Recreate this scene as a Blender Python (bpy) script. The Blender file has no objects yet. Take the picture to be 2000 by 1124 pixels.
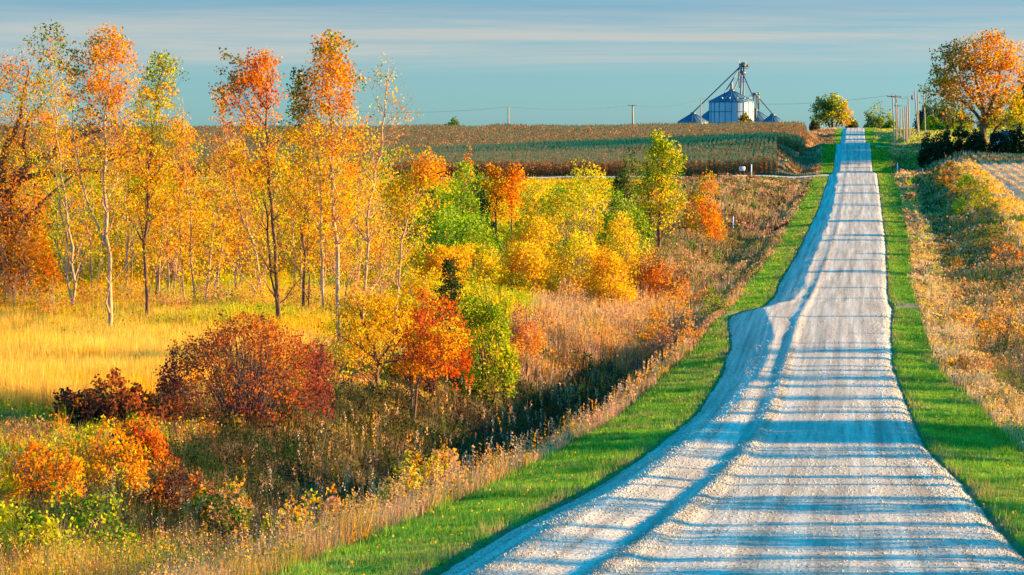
import bpy, math, random
import numpy as np
from mathutils import Vector

sc = bpy.context.scene
col = sc.collection
rad = math.radians

# ------------------------------------------------------------------ camera
F = 5000.0                      # focal length in photo pixels (photo 2000 wide)
PITCH = math.atan(272.0 / F)
cam_d = bpy.data.cameras.new('camera'); cam_d.lens = 90.0; cam_d.sensor_width = 36.0
cam_d.clip_start = 0.5; cam_d.clip_end = 20000
cam = bpy.data.objects.new('camera', cam_d); col.objects.link(cam)
cam.location = (0, 0, 0); cam.rotation_euler = (math.pi / 2 - PITCH, 0, 0)
sc.camera = cam

# ------------------------------------------------------------------ light
SUN_EL, SUN_AZ = rad(12.0), rad(4.5)      # sun stands to the right, a touch beyond
S = Vector((math.cos(SUN_EL) * math.cos(SUN_AZ), math.cos(SUN_EL) * math.sin(SUN_AZ), math.sin(SUN_EL)))
sun_d = bpy.data.lights.new('sun', 'SUN'); sun_d.energy = 5.0; sun_d.angle = rad(0.9)
sun_d.color = (1.0, 0.58, 0.21)
sun = bpy.data.objects.new('sun', sun_d); col.objects.link(sun)
sun.location = S * 300; sun.rotation_euler = S.to_track_quat('Z', 'Y').to_euler()

w = bpy.data.worlds.new('World'); sc.world = w; w.use_nodes = True
nt = w.node_tree; nt.nodes.clear(); N = nt.nodes.new; L = nt.links.new
sky = N('ShaderNodeTexSky'); sky.sky_type = 'NISHITA'; sky.sun_disc = False
sky.sun_elevation = SUN_EL; sky.sun_rotation = math.pi / 2 - SUN_AZ; sky.air_density = 1.0; sky.dust_density = 0.6; sky.ozone_density = 2.0
tint = N('ShaderNodeMix'); tint.data_type = 'RGBA'; tint.blend_type = 'MULTIPLY'; tint.inputs[0].default_value = 1
L(sky.outputs[0], tint.inputs[6])
tc = N('ShaderNodeTexCoord'); sep = N('ShaderNodeSeparateXYZ'); L(tc.outputs['Generated'], sep.inputs[0])
# elevation tint: pale teal near the horizon, deep cyan blue overhead
ramp = N('ShaderNodeValToRGB'); L(sep.outputs['Z'], ramp.inputs[0])
el = ramp.color_ramp.elements
el[0].position = 0.0; el[0].color = (0.165, 0.35, 0.60, 1)
el[1].position = 0.26; el[1].color = (0.012, 0.72, 1.12, 1)
e = el.new(0.055); e.color = (0.13, 0.215, 0.36, 1)
e = el.new(0.12); e.color = (0.035, 0.40, 0.68, 1)
L(ramp.outputs[0], tint.inputs[7])
# long thin streaks of cloud low in the sky
mp = N('ShaderNodeMapping'); mp.inputs['Scale'].default_value = (4, 4, 130); L(tc.outputs['Generated'], mp.inputs[0])
nz = N('ShaderNodeTexNoise'); nz.inputs['Scale'].default_value = 1.0; nz.inputs['Detail'].default_value = 8; nz.inputs['Roughness'].default_value = 0.62; nz.inputs['Distortion'].default_value = .4
L(mp.outputs[0], nz.inputs['Vector'])
cr = N('ShaderNodeValToRGB'); L(nz.outputs['Fac'], cr.inputs[0])
cr.color_ramp.elements[0].position = 0.36; cr.color_ramp.elements[1].position = 0.64
band = N('ShaderNodeValToRGB'); L(sep.outputs['Z'], band.inputs[0])
b = band.color_ramp.elements
b[0].position = 0.028; b[0].color = (0, 0, 0, 1); b[1].position = 0.060; b[1].color = (0, 0, 0, 1)
e = b.new(0.036); e.color = (.9, .9, .9, 1); e = b.new(0.047); e.color = (1, 1, 1, 1)
ml = N('ShaderNodeMath'); ml.operation = 'MULTIPLY'; L(cr.outputs[0], ml.inputs[0]); L(band.outputs[0], ml.inputs[1])
m2 = N('ShaderNodeMath'); m2.operation = 'MULTIPLY'; L(ml.outputs[0], m2.inputs[0]); m2.inputs[1].default_value = 0.75
cm = N('ShaderNodeMix'); cm.data_type = 'RGBA'; L(m2.outputs[0], cm.inputs[0]); L(tint.outputs[2], cm.inputs[6])
cm.inputs[7].default_value = (1.2, 1.12, 1.0, 1)
bg = N('ShaderNodeBackground'); L(cm.outputs[2], bg.inputs[0]); bg.inputs[1].default_value = 0.15
ow = N('ShaderNodeOutputWorld'); L(bg.outputs[0], ow.inputs[0])

sc.view_settings.view_transform = 'Standard'; sc.view_settings.look = 'None'
sc.view_settings.exposure = 1.9; sc.view_settings.gamma = 1.0
sc.cycles.max_bounces = 6; sc.cycles.diffuse_bounces = 3; sc.cycles.transmission_bounces = 3; sc.cycles.transparent_max_bounces = 4

# ------------------------------------------------------------------ helpers
rng = np.random.default_rng(7)
def X(px, d): return (px - 1000.0) / F * d
_c, _s = math.cos(PITCH), math.sin(PITCH)
def Z(py, d):                                    # world height seen at photo row py, depth d
    a = 562.0 - py
    return d * (a * _c - F * _s) / (F * _c + a * _s)

def fn(tab, k):
    t = np.array(tab, float)
    return t[:, 0], t[:, k]
ROAD = [(8, None, None), (20, None, None), (32, 755, 2075), (38, 875, 2005), (44, 985, 1950), (56, 1140, 1888), (73, 1262, 1814), (95, 1366, 1775),
        (112, 1406, 1748), (125, 1425, 1745), (132, 1424, 1744), (138, 1420, 1745), (143.5, 1424, 1748), (147, 1448, 1742), (151, 1490, 1738), (160, 1511, 1736), (174, 1520, 1735), (215, 1558, 1732),
        (302, 1598, 1722), (386, 1618, 1713), (465, 1626, 1704), (540, 1632, 1699), (690, 1640, 1690), (760, 1644, 1688), (1000, 1650, 1681)]
rd = np.array([r[0] for r in ROAD], float)
rl = np.array([-3.6, -2.8] + [X(r[1], r[0]) for r in ROAD[2:]])
rr = np.array([5.0, 5.9] + [X(r[2], r[0]) for r in ROAD[2:]])
VERGE = [(8, None, None), (32, 330, 2420), (44, 690, 2230), (56, 890, 2110), (73, 1050, 2005), (95, 1205, 1925), (112, 1285, 1840), (125, 1345, 1822),
         (139, 1388, 1808), (150, 1425, 1798), (174, 1455, 1784), (215, 1506, 1781), (302, 1555, 1765), (386, 1592, 1748), (465, 1600, 1742),
         (540, 1605, 1735), (690, 1628, 1703), (760, 1630, 1706), (1000, 1640, 1700)]
vd = np.array([r[0] for r in VERGE], float)
vl_ = np.array([-7.0] + [X(r[1], r[0]) for r in VERGE[1:]])
vr_ = np.array([8.0] + [X(r[2], r[0]) for r in VERGE[1:]])
def RL(y): return np.interp(y, rd, rl)
def RR(y): return np.interp(y, rd, rr)
def VL(y): return np.minimum(np.interp(y, vd, vl_), RL(y) - 0.5)
def VR(y): return np.maximum(np.interp(y, vd, vr_), RR(y) + 0.5)

PT = [(8, -3.9), (20, -4.6)] + [(d, Z(p, d)) for d, p in [(32, 1124), (38, 1062), (44, 1004), (56, 935), (73, 868), (95, 783), (112, 712), (125, 660), (143, 602),
      (174, 543), (215, 482), (302, 400), (350, 362), (386, 338)]] + [(400, -3.7), (430, -4.3), (452, -4.3), (470, Z(327, 470)), (500, Z(305, 500)), (535, Z(280, 535)), (545, Z(279, 545)),
      (590, 1.0), (650, 0.9), (695, Z(274, 695)), (750, Z(252, 750)), (770, Z(250, 770)), (820, 5.9), (1000, 5.5), (2000, 2.0), (9000, -60)]
_py = np.arange(0, 9000, 2.0)
_pz = np.interp(_py, [p[0] for p in PT], [p[1] for p in PT])
_k = np.exp(-np.linspace(-2, 2, 9) ** 2); _k /= _k.sum()
_pz = np.convolve(np.pad(_pz, 4, mode='edge'), _k, 'valid')
def P(y): return np.interp(y, _py, _pz)
def WS(y): return np.interp(y, [0, 80, 105, 125, 150, 300, 400], [1.1, 1.2, 1.9, 2.3, 1.9, 1.8, 1.3])   # width of the left shoulder
def DR(y): return .235 * WS(y)                                                                    # and its drop

def table2(rows, ts):
    ds = np.array([r[0] for r in rows], float); V = np.array([r[1] for r in rows], float); ts = np.array(ts, float)
    def f(y, t):
        y = np.clip(y, ds[0], ds[-1]); t = np.clip(t, ts[0], ts[-1])
        i = np.clip(np.searchsorted(ds, y) - 1, 0, len(ds) - 2); j = np.clip(np.searchsorted(ts, t) - 1, 0, len(ts) - 2)
        a = (y - ds[i]) / (ds[i + 1] - ds[i]); b = (t - ts[j]) / (ts[j + 1] - ts[j])
        return (V[i, j] * (1 - b) + V[i, j + 1] * b) * (1 - a) + (V[i + 1, j] * (1 - b) + V[i + 1, j + 1] * b) * a
    return f
def pz(d): return float(P(d))
GL = table2([(8, [pz(8) - 1.6, -5.4, -5.4, -5]), (32, [pz(32) - 1.6, -7.0, -7.0, -7.0]), (56, [pz(56) - 1.3, -8.4, -8.6, -8.6]), (80, [pz(80) - 1.1, -9.1, -9.1, -9.1]),
             (127, [pz(127) - 1.0, -9.2, -9.0, -9.0]), (170, [pz(170) - 1.1, -8.9, -8.9, -8.9]), (215, [pz(215) - 1.0, -8.2, -8.3, -8.3]), (302, [pz(302) - .8, -6.8, -6.9, -7.0]),
             (380, [-4.3, -4.4, -4.6, -4.8]), (395, [-4.0, -4.2, -4.5, -4.8]), (450, [-2.0, -2.4, -3.6, -4.0]), (500, [.3, -.2, -2.3, -2.8]), (530, [.6, 0, -2.0, -2.5]),
             (600, [3.7, 2.9, 1.2, .8]), (650, [4.4, 4.0, 3.4, 3.0]), (700, [4.4, 4.0, 3.3, 2.9]), (800, [4.6, 4.0, 3.0, 2.5]), (1000, [5.0, 4.5, 3.5, 3.0]), (2000, [2, 2, 2, 2]), (9000, [-60] * 4)],
            [8, 20, 80, 200])
GR = table2([(8, [pz(8) - .8, -5, -4, -4]), (56, [pz(56) - .7, pz(56) - .6, -6.5, -6]), (100, [pz(100) - .6, pz(100)-.5, -8.3, -7.5]), (150, [pz(150) - .5, pz(150) + .1, -7.8, -7]),
             (230, [pz(230) - .2, -6.9, -6.2, -5.6]), (302, [pz(302) + .3, -4.6, -4.3, -4.0]), (386, [pz(386) + .2, -2.6, -2.2, -2.0]), (420, [-3.9, -1.5, -1.2, -1.2]), (450, [-3.6, -1.0, -.9, -.8]),
             (500, [-1.4, -.5, 0, 0]), (545, [.9, .6, .8, .8]), (590, [.9, 1.2, 1.6, 1.6]), (650, [2.4, 3.6, 3.9, 4]), (700, [3.4, 4.6, 4.8, 5]), (800, [5.9, 5.8, 5.6, 5.5]), (1000, [5.5, 5.5, 5.5, 5.5]), (2000, [2, 2, 2, 2]), (9000, [-60] * 4)],
            [6, 16, 50, 200])
_lat = rng.random((257, 257))
def vnoise(x, y, s):                              # smooth value noise, cell s metres
    x = np.asarray(x, float) / s + 1000.3; y = np.asarray(y, float) / s + 1000.7
    xi = np.floor(x).astype(int); yi = np.floor(y).astype(int); fx = x - xi; fy = y - yi
    fx = fx * fx * (3 - 2 * fx); fy = fy * fy * (3 - 2 * fy); xi %= 256; yi %= 256
    return (_lat[xi, yi] * (1 - fx) + _lat[xi + 1, yi] * fx) * (1 - fy) + (_lat[xi, yi + 1] * (1 - fx) + _lat[xi + 1, yi + 1] * fx) * fy
def sstep(a, b, x):
    t = np.clip((x - a) / (b - a), 0, 1); return t * t * (3 - 2 * t)
def H(x, y):
    x = np.asarray(x, float); y = np.asarray(y, float); x, y = np.broadcast_arrays(x, y)
    p = P(y); l = RL(y); r = RR(y); vl = l - VL(y); vr = VR(y) - r
    tl = l - x; tr = x - r
    ddl = np.interp(y, [0, 55, 70, 112, 135, 330, 380, 400, 450, 560, 600, 760], [1.9, 1.9, 2.5, 2.5, 1.9, 1.4, .5, .5, 1.2, 1.2, .8, .5])
    ddr = np.interp(y, [0, 130, 330, 380, 450, 560, 760], [.8, .8, .7, .5, .8, .6, .5])
    zl = p - DR(y) - .03 - .05 * np.clip(tl, 0, vl) - sstep(vl - .4, vl + 3.0, tl) * (ddl - .30)
    wa = np.interp(y, [0, 50, 66, 112, 130, 200], [1.5, 1.5, 5.5, 5.5, 3, 2.5]); wl = sstep(vl + wa, vl + wa + 6, tl)
    zl = zl * (1 - wl) + GL(y, tl) * wl
    zr = p - .10 - .05 * np.clip(tr, 0, vr) - sstep(vr - .4, vr + 2.5, tr) * (ddr - .1)
    wr = sstep(vr + 2.5, vr + 8, tr)
    zr = zr * (1 - wr) + GR(y, tr) * wr
    z = np.where(tl >= 0, zl, np.where(tr >= 0, zr, p - .8))
    off = np.where(tl > 0, sstep(vl, vl + 3, tl), sstep(vr, vr + 3, tr)) * ((tl > 0) | (tr > 0))
    z = z + (1 - off) * (vnoise(x, y, .9) - .5) * .10 * (np.minimum(np.abs(tl), np.abs(tr)) < 2.5)
    z = z + off * ((vnoise(x, y, 6) - .5) * .35 + (vnoise(x, y, 1.7) - .5) * .12)
    return z
def h1(x, y): return float(H(np.array([x]), np.array([y]))[0])

def tag(o, label=None, cat=None, group=None, kind=None):
    for k, v in (('label', label), ('category', cat), ('group', group), ('kind', kind)):
        if v: o[k] = v
    return o
def empty(name, loc, label, cat, group=None):
    o = bpy.data.objects.new(name, None); col.objects.link(o); o.location = loc; o.empty_display_size = .3
    return tag(o, label, cat, group)
def mesh_obj(name, V, faces, mat, parent=None, colors=None, smooth=False, origin=None):
    """V (n,3); faces: (m,k) array or list of such arrays."""
    V = np.asarray(V, np.float32).reshape(-1, 3)
    if origin is not None: V = V - np.array(origin, np.float32)
    if isinstance(faces, np.ndarray): faces = [faces]
    faces = [f for f in faces if len(f)]
    me = bpy.data.meshes.new(name)
    loops = np.concatenate([f.reshape(-1) for f in faces]).astype(np.int32)
    tot = np.concatenate([np.full(len(f), f.shape[1]) for f in faces]).astype(np.int32)
    st = np.concatenate([[0], np.cumsum(tot)[:-1]]).astype(np.int32)
    me.vertices.add(len(V)); me.vertices.foreach_set('co', V.reshape(-1))
    me.loops.add(len(loops)); me.loops.foreach_set('vertex_index', loops)
    me.polygons.add(len(tot)); me.polygons.foreach_set('loop_start', st)
    if smooth: me.polygons.foreach_set('use_smooth', np.ones(len(tot), bool))
    me.update(calc_edges=True)
    if colors is not None:
        c = np.ones((len(V), 4), np.float32); c[:, :3] = np.asarray(colors, np.float32).reshape(-1, 3)
        a = me.color_attributes.new('Col', 'FLOAT_COLOR', 'POINT'); a.data.foreach_set('color', c.reshape(-1))
    me.materials.append(mat)
    o = bpy.data.objects.new(name, me); col.objects.link(o)
    if parent is not None: o.parent = parent
    elif origin is not None: o.location = origin
    return o

# ------------------------------------------------------------------ materials
def mat(name):
    m = bpy.data.materials.new(name); m.use_nodes = True; t = m.node_tree; t.nodes.clear()
    o = t.nodes.new('ShaderNodeOutputMaterial'); return m, t, o
def plant_mat(name, trans=.4, vary=.25):
    m, t, o = mat(name); n = t.nodes.new; l = t.links.new
    a = n('ShaderNodeAttribute'); a.attribute_name = 'Col'
    ns = n('ShaderNodeTexNoise'); ns.inputs['Scale'].default_value = 1.7; ns.inputs['Detail'].default_value = 3
    geo = n('ShaderNodeNewGeometry'); l(geo.outputs['Position'], ns.inputs['Vector'])
    mr = n('ShaderNodeMapRange'); mr.inputs[3].default_value = 1 - vary; mr.inputs[4].default_value = 1 + vary; mr.inputs[1].default_value = .3; mr.inputs[2].default_value = .7
    l(ns.outputs['Fac'], mr.inputs[0])
    hs = n('ShaderNodeHueSaturation'); l(a.outputs['Color'], hs.inputs['Color']); l(mr.outputs[0], hs.inputs['Value'])
    d = n('ShaderNodeBsdfDiffuse'); tr = n('ShaderNodeBsdfTranslucent'); l(hs.outputs[0], d.inputs[0]); l(hs.outputs[0], tr.inputs[0])
    mx = n('ShaderNodeMixShader'); mx.inputs[0].default_value = trans; l(d.outputs[0], mx.inputs[1]); l(tr.outputs[0], mx.inputs[2]); l(mx.outputs[0], o.inputs[0])
    return m
M_leaf = plant_mat('leaf', .52, .15)
M_grass = plant_mat('grass_blade', .35, .25)
M_corn = plant_mat('dry_corn', .3, .3)
def bark_mat(name, c1, c2):
    m, t, o = mat(name); n = t.nodes.new; l = t.links.new
    geo = n('ShaderNodeNewGeometry'); mp = n('ShaderNodeMapping'); mp.inputs['Scale'].default_value = (6, 6, 1.5); l(geo.outputs['Position'], mp.inputs[0])
    ns = n('ShaderNodeTexNoise'); ns.inputs['Scale'].default_value = 2.0; ns.inputs['Detail'].default_value = 5; l(mp.outputs[0], ns.inputs['Vector'])
    r = n('ShaderNodeValToRGB'); l(ns.outputs['Fac'], r.inputs[0]); r.color_ramp.elements[0].position = .35; r.color_ramp.elements[1].position = .65
    r.color_ramp.elements[0].color = (*c1, 1); r.color_ramp.elements[1].color = (*c2, 1)
    p = n('ShaderNodeBsdfPrincipled'); l(r.outputs[0], p.inputs['Base Color']); p.inputs['Roughness'].default_value = .9
    bp = n('ShaderNodeBump'); bp.inputs['Strength'].default_value = .6; bp.inputs['Distance'].default_value = .03; l(ns.outputs['Fac'], bp.inputs['Height']); l(bp.outputs[0], p.inputs['Normal'])
    l(p.outputs[0], o.inputs[0]); return m
M_pale = bark_mat('pale_bark', (.30, .16, .07), (.66, .42, .22))
M_dark = bark_mat('dark_bark', (.08, .04, .02), (.20, .10, .045))
M_twig = bark_mat('red_twig', (.06, .03, .03), (.20, .10, .07))
M_pole = bark_mat('pole_wood', (.28, .18, .10), (.50, .36, .22))
def simple(name, c, rough=.6, metal=0., noise=.15, sc_=3.0):
    m, t, o = mat(name); n = t.nodes.new; l = t.links.new
    ns = n('ShaderNodeTexNoise'); ns.inputs['Scale'].default_value = sc_; ns.inputs['Detail'].default_value = 4
    geo = n('ShaderNodeNewGeometry'); l(geo.outputs['Position'], ns.inputs['Vector'])
    mr = n('ShaderNodeMapRange'); mr.inputs[3].default_value = 1 - noise; mr.inputs[4].default_value = 1 + noise; l(ns.outputs['Fac'], mr.inputs[0])
    hs = n('ShaderNodeHueSaturation'); hs.inputs['Color'].default_value = (*c, 1); l(mr.outputs[0], hs.inputs['Value'])
    p = n('ShaderNodeBsdfPrincipled'); l(hs.outputs[0], p.inputs['Base Color']); p.inputs['Roughness'].default_value = rough; p.inputs['Metallic'].default_value = metal
    l(p.outputs[0], o.inputs[0]); return m
M_galv = simple('galvanised_steel', (.30, .42, .44), .5, .35, .14, .4)
M_roof = simple('bin_roof_steel', (.045, .12, .17), .55, .2, .12, .4)  # galvanised too; the roof's blue shade is put into a darker base colour
M_steel = simple('dark_steel', (.10, .12, .13), .5, .4)
M_wire = simple('wire', (.05, .05, .055), .6)
M_white = simple('white_paint', (.75, .75, .72), .6)
M_greenp = simple('green_paint', (.02, .22, .16), .5)
M_blackp = simple('black_paint', (.02, .02, .02), .6)
M_ins = simple('grey_cap', (.12, .15, .18), .5)

def ground_mat():
    m, t, o = mat('ground'); n = t.nodes.new; l = t.links.new
    a = n('ShaderNodeAttribute'); a.attribute_name = 'Col'; geo = n('ShaderNodeNewGeometry')
    ns = n('ShaderNodeTexNoise'); ns.inputs['Scale'].default_value = .9; ns.inputs['Detail'].default_value = 8; ns.inputs['Roughness'].default_value = .7; l(geo.outputs['Position'], ns.inputs['Vector'])
    mr = n('ShaderNodeMapRange'); mr.inputs[1].default_value = .3; mr.inputs[2].default_value = .7; mr.inputs[3].default_value = .55; mr.inputs[4].default_value = 1.4; l(ns.outputs['Fac'], mr.inputs[0])
    hs = n('ShaderNodeHueSaturation'); l(a.outputs['Color'], hs.inputs['Color']); l(mr.outputs[0], hs.inputs['Value'])
    d = n('ShaderNodeBsdfDiffuse'); l(hs.outputs[0], d.inputs[0])
    n2 = n('ShaderNodeTexNoise'); n2.inputs['Scale'].default_value = 5; n2.inputs['Detail'].default_value = 6; l(geo.outputs['Position'], n2.inputs['Vector'])
    bp = n('ShaderNodeBump'); bp.inputs['Distance'].default_value = .15; bp.inputs['Strength'].default_value = .8; l(n2.outputs['Fac'], bp.inputs['Height']); l(bp.outputs[0], d.inputs['Normal'])
    l(d.outputs[0], o.inputs[0]); return m
M_ground = ground_mat()
def gravel_mat(name, wear_on):
    m, t, o = mat(name); n = t.nodes.new; l = t.links.new
    geo = n('ShaderNodeNewGeometry')
    # streaks running with the traffic
    m0 = n('ShaderNodeMapping'); m0.inputs['Rotation'].default_value = (0, 0, math.atan(.133)); l(geo.outputs['Position'], m0.inputs[0])
    mp = n('ShaderNodeMapping'); mp.inputs['Scale'].default_value = (1.9, .03, .0); l(m0.outputs[0], mp.inputs[0])
    st = n('ShaderNodeTexNoise'); st.inputs['Scale'].default_value = 1.5; st.inputs['Detail'].default_value = 6; st.inputs['Roughness'].default_value = .65; l(mp.outputs[0], st.inputs['Vector'])
    fine = n('ShaderNodeTexNoise'); fine.inputs['Scale'].default_value = 13; fine.inputs['Detail'].default_value = 6; fine.inputs['Roughness'].default_value = .75; l(geo.outputs['Position'], fine.inputs['Vector'])
    r1 = n('ShaderNodeValToRGB'); l(st.outputs['Fac'], r1.inputs[0]); r1.color_ramp.elements[0].position = .36; r1.color_ramp.elements[1].position = .62
    r1.color_ramp.elements[0].color = (.40, .34, .24, 1); r1.color_ramp.elements[1].color = (.68, .60, .43, 1)
    r2 = n('ShaderNodeMapRange'); l(fine.outputs['Fac'], r2.inputs[0]); r2.inputs[1].default_value = .33; r2.inputs[2].default_value = .67; r2.inputs[3].default_value = .66; r2.inputs[4].default_value = 1.3
    hs = n('ShaderNodeHueSaturation'); l(r1.outputs[0], hs.inputs['Color']); l(r2.outputs[0], hs.inputs['Value'])
    at = n('ShaderNodeAttribute'); at.attribute_name = 'Col'; wm = n('ShaderNodeMix'); wm.data_type = 'RGBA'; wm.blend_type = 'MULTIPLY'; wm.inputs[0].default_value = wear_on; l(hs.outputs[0], wm.inputs[6]); l(at.outputs['Color'], wm.inputs[7])
    d = n('ShaderNodeBsdfDiffuse'); l(wm.outputs[2], d.inputs[0])
    vo = n('ShaderNodeTexVoronoi'); vo.inputs['Scale'].default_value = 14; l(geo.outputs['Position'], vo.inputs['Vector'])
    ad = n('ShaderNodeMath'); ad.operation = 'ADD'; l(fine.outputs['Fac'], ad.inputs[0]); l(vo.outputs['Distance'], ad.inputs[1])
    a2 = n('ShaderNodeMath'); a2.operation = 'MULTIPLY_ADD'; l(st.outputs['Fac'], a2.inputs[0]); a2.inputs[1].default_value = .8; l(ad.outputs[0], a2.inputs[2])
    bp = n('ShaderNodeBump'); bp.inputs['Distance'].default_value = .05; bp.inputs['Strength'].default_value = .5; l(a2.outputs[0], bp.inputs['Height']); l(bp.outputs[0], d.inputs['Normal'])
    l(d.outputs[0], o.inputs[0]); return m
M_gravel = gravel_mat('road_gravel', 1.0); M_stone = gravel_mat('loose_stone', 0.0)

# ------------------------------------------------------------------ palettes (linear albedo)
Y = (.85, .53, .012); Y2 = (.78, .60, .02); O = (.78, .26, .010); O2 = (.86, .38, .012); R = (.46, .06, .02); RB = (.26, .06, .04)
G = (.12, .25, .018); G2 = (.34, .48, .015); DG = (.03, .085, .02); YG = (.62, .60, .015); TAN = (.62, .40, .17); GOLD = (.80, .46, .07)
PK = (.58, .30, .16); BR = (.22, .11, .05); DB = (.06, .028, .02); LAWN = (.055, .20, .018); LAWN2 = (.26, .44, .035); OL = (.20, .22, .05)
GREY = (.24, .22, .17)
def pick(n, pal, wts=None):
    pal = np.array(pal); i = rng.choice(len(pal), n, p=None if wts is None else np.array(wts) / sum(wts))
    return pal[i]

# ------------------------------------------------------------------ ground
def offs(): return np.array([0, .25, .5, .8, 1.1, 1.5, 2, 2.5, 3, 3.5, 4, 4.5, 5, 5.6, 6.3, 7, 7.8, 8.6, 9.5, 10.5, 11.5, 12.7, 14, 15.5, 17, 19, 21, 23.5, 26, 29, 32, 36, 40, 45, 50, 56, 62, 70, 80, 92, 106, 125, 150, 190, 260, 400, 700, 1300, 2500, 5000])
ys = np.concatenate([np.arange(6, 200, 1.0), np.arange(200, 560, 2.0), np.arange(560, 900, 5.0), np.geomspace(900, 8500, 30)])
o_ = offs(); cols_l = -o_[::-1]; nc = 2 * len(o_) + 3
xs = np.zeros((len(ys), nc))
for i, y in enumerate(ys):
    l, r = RL(y), RR(y)
    xs[i] = np.concatenate([l + cols_l, [l + .3 * (r - l) * .3, (l + r) / 2, r - .3 * (r - l) * .3], r + o_])
yy = np.repeat(ys[:, None], nc, 1); zz = H(xs, yy)
def ground_col(x, y):
    n = x.shape; c = np.zeros(n + (3,)); l = RL(y); r = RR(y); vl = VL(y); vr = VR(y)
    n1 = vnoise(x, y, 5)[..., None]; n2 = vnoise(x, y, 1.3)[..., None]
    base = np.array(BR) * .8 * (1 - n1) + np.array(OL) * .6 * n1
    c[:] = base
    def put(mask, cc):
        c[mask] = (np.broadcast_to(cc, n + (3,)))[mask]
    put((x < vl - 9) & (y < 135) & (y > 86), np.array(GOLD) * .6)
    put((x < vl - 6) & (y < 88) & (y > 50), np.array(BR) * 1.0 * (1 - n1) + np.array(TAN) * .5 * n1)
    put((x < vl) & (y > 175) & (y < 390), np.array(PK) * .45 * (1 - n1) + np.array(OL) * n1 * .8)
    put((x > vr) & (y < 330), np.array(TAN) * .4 * (1 - n1) + np.array(OL) * n1 * .8)
    put((x > vr + 11) & (y < 420), np.array((.50, .38, .22)) * (.7 + .5 * n1))
    put((x < vl) & (y >= 392) & (y < 900), np.array((.20, .10, .04)) * .6)
    put((x < vl) & (x > .1035 * y) & (y >= 392) & (y < 515), np.array(OL) * .5 * (1 - n1) + np.array(BR) * .4 * n1)  # bank beside the corn: its shade painted as dark green ground
    put((x > vr) & (y >= 405) & (y < 560), np.array(LAWN) * .4 + np.array(OL) * .3)
    put((x > vr) & (y >= 560) & (y < 900), np.array(OL) * 1.1 * (1 - n1) + np.array(TAN) * .5 * n1)
    put((x < vl) & (x > .118 * y) & (y > 395) & (y < 900), np.array(TAN) * .5 * (1 - n1) + np.array(OL) * n1 * .6)
    put((x >= vl) & (x <= vr) & ((x < l) | (x > r)), np.array(LAWN) * .9 * (1 - n2) + np.array(LAWN2) * .7 * n2)
    near = ((x > l - .35) & (x <= l)) | ((x < r + .25) & (x >= r))
    put(near & (y < 400), np.array((.20, .16, .08)) * (1 - n2) + np.array(LAWN) * n2)
    put(y > 900, np.array((.22, .19, .08)))
    return c
idx = np.arange(len(ys) * nc).reshape(len(ys), nc)
q = np.stack([idx[:-1, :-1], idx[:-1, 1:], idx[1:, 1:], idx[1:, :-1]], -1).reshape(-1, 4)
g = mesh_obj('ground', np.stack([xs, yy, zz], -1), q, M_ground, colors=ground_col(xs, yy), smooth=True)
tag(g, 'rolling farmland ground under the grass and the road', 'ground', kind='structure')

# ------------------------------------------------------------------ road
ryy = np.concatenate([np.arange(6, 200, .4), np.arange(200, 560, 1.5), np.arange(560, 1000, 5)])
us = np.concatenate([np.linspace(0, .2, 12), np.linspace(.215, 1, 60)])
rg = [(6, 1140), (32, 1170), (43, 1330), (54, 1405), (68, 1462), (99, 1522), (120, 1546), (136, 1562), (160, 1592), (190, 1612), (260, 1640), (400, 1655), (600, 1660)]
rgx = np.array([X(p, d) for d, p in rg]); rgd = np.array([d for d, _ in rg], float)
RX = RL(ryy)[:, None] + us[None] * (RR(ryy) - RL(ryy))[:, None]; RYY = np.repeat(ryy[:, None], len(us), 1)
def road_h(x, y, u, wd):
    p = P(y); t = u * wd
    w_ = WS(y); z = p - DR(y) * (1 - np.clip((t + (vnoise(x * .6, y, 7) - .5) * .4) / w_, 0, 1) ** 1.15) - .09 * sstep(wd - .45, wd, t) - .07 * (1 - sstep(0, .35, t)) - .06 * sstep(wd - .25, wd, t)
    z = z - .05 * ((u - .55) * 1.6) ** 2
    rx = np.interp(y, rgd, rgx); am = np.interp(y, [0, 45, 150, 200, 400], [.075, .08, .075, .04, .02]) * (.75 + .5 * vnoise(x, y, 3))
    z = z + am * .8 * np.exp(-((x - rx) / .20) ** 2) - am * .5 * np.exp(-((x - rx + .6) / .35) ** 2)
    # wheel tracks and loose gravel ribs between them
    v = x - .133 * y
    z = z + .010 * (vnoise(v * 3.0, y * .12, 1.0) - .5) + .016 * (vnoise(v, y * .03, .8) - .5) + .010 * (vnoise(x, y, .6) - .5)
    s2 = np.exp(-((x - rx + 1.7) / .22) ** 2) * np.interp(y, [0, 30, 60, 75, 400], [.03, .04, .04, .02, 0])
    return z + s2
RZ = road_h(RX, RYY, us[None], (RR(ryy) - RL(ryy))[:, None])
idx = np.arange(RX.size).reshape(RX.shape)
q = np.stack([idx[:-1, :-1], idx[:-1, 1:], idx[1:, 1:], idx[1:, :-1]], -1).reshape(-1, 4)
uu = us[None] + (vnoise(RX, RYY, 4) - .5) * .03; tr_ = sum(np.exp(-((uu - c_) / .035) ** 2) for c_ in (.36, .55, .66, .86))
wear = 1 - .26 * np.clip(tr_, 0, 1) * (.55 + .6 * vnoise(RX, RYY, 9))
o = mesh_obj('gravel_road', np.stack([RX, RYY, RZ], -1), q, M_gravel, smooth=True, colors=np.repeat(wear[..., None], 3, -1))
tag(o, 'pale gravel country road running straight over the hills', 'road', kind='structure')
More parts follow.
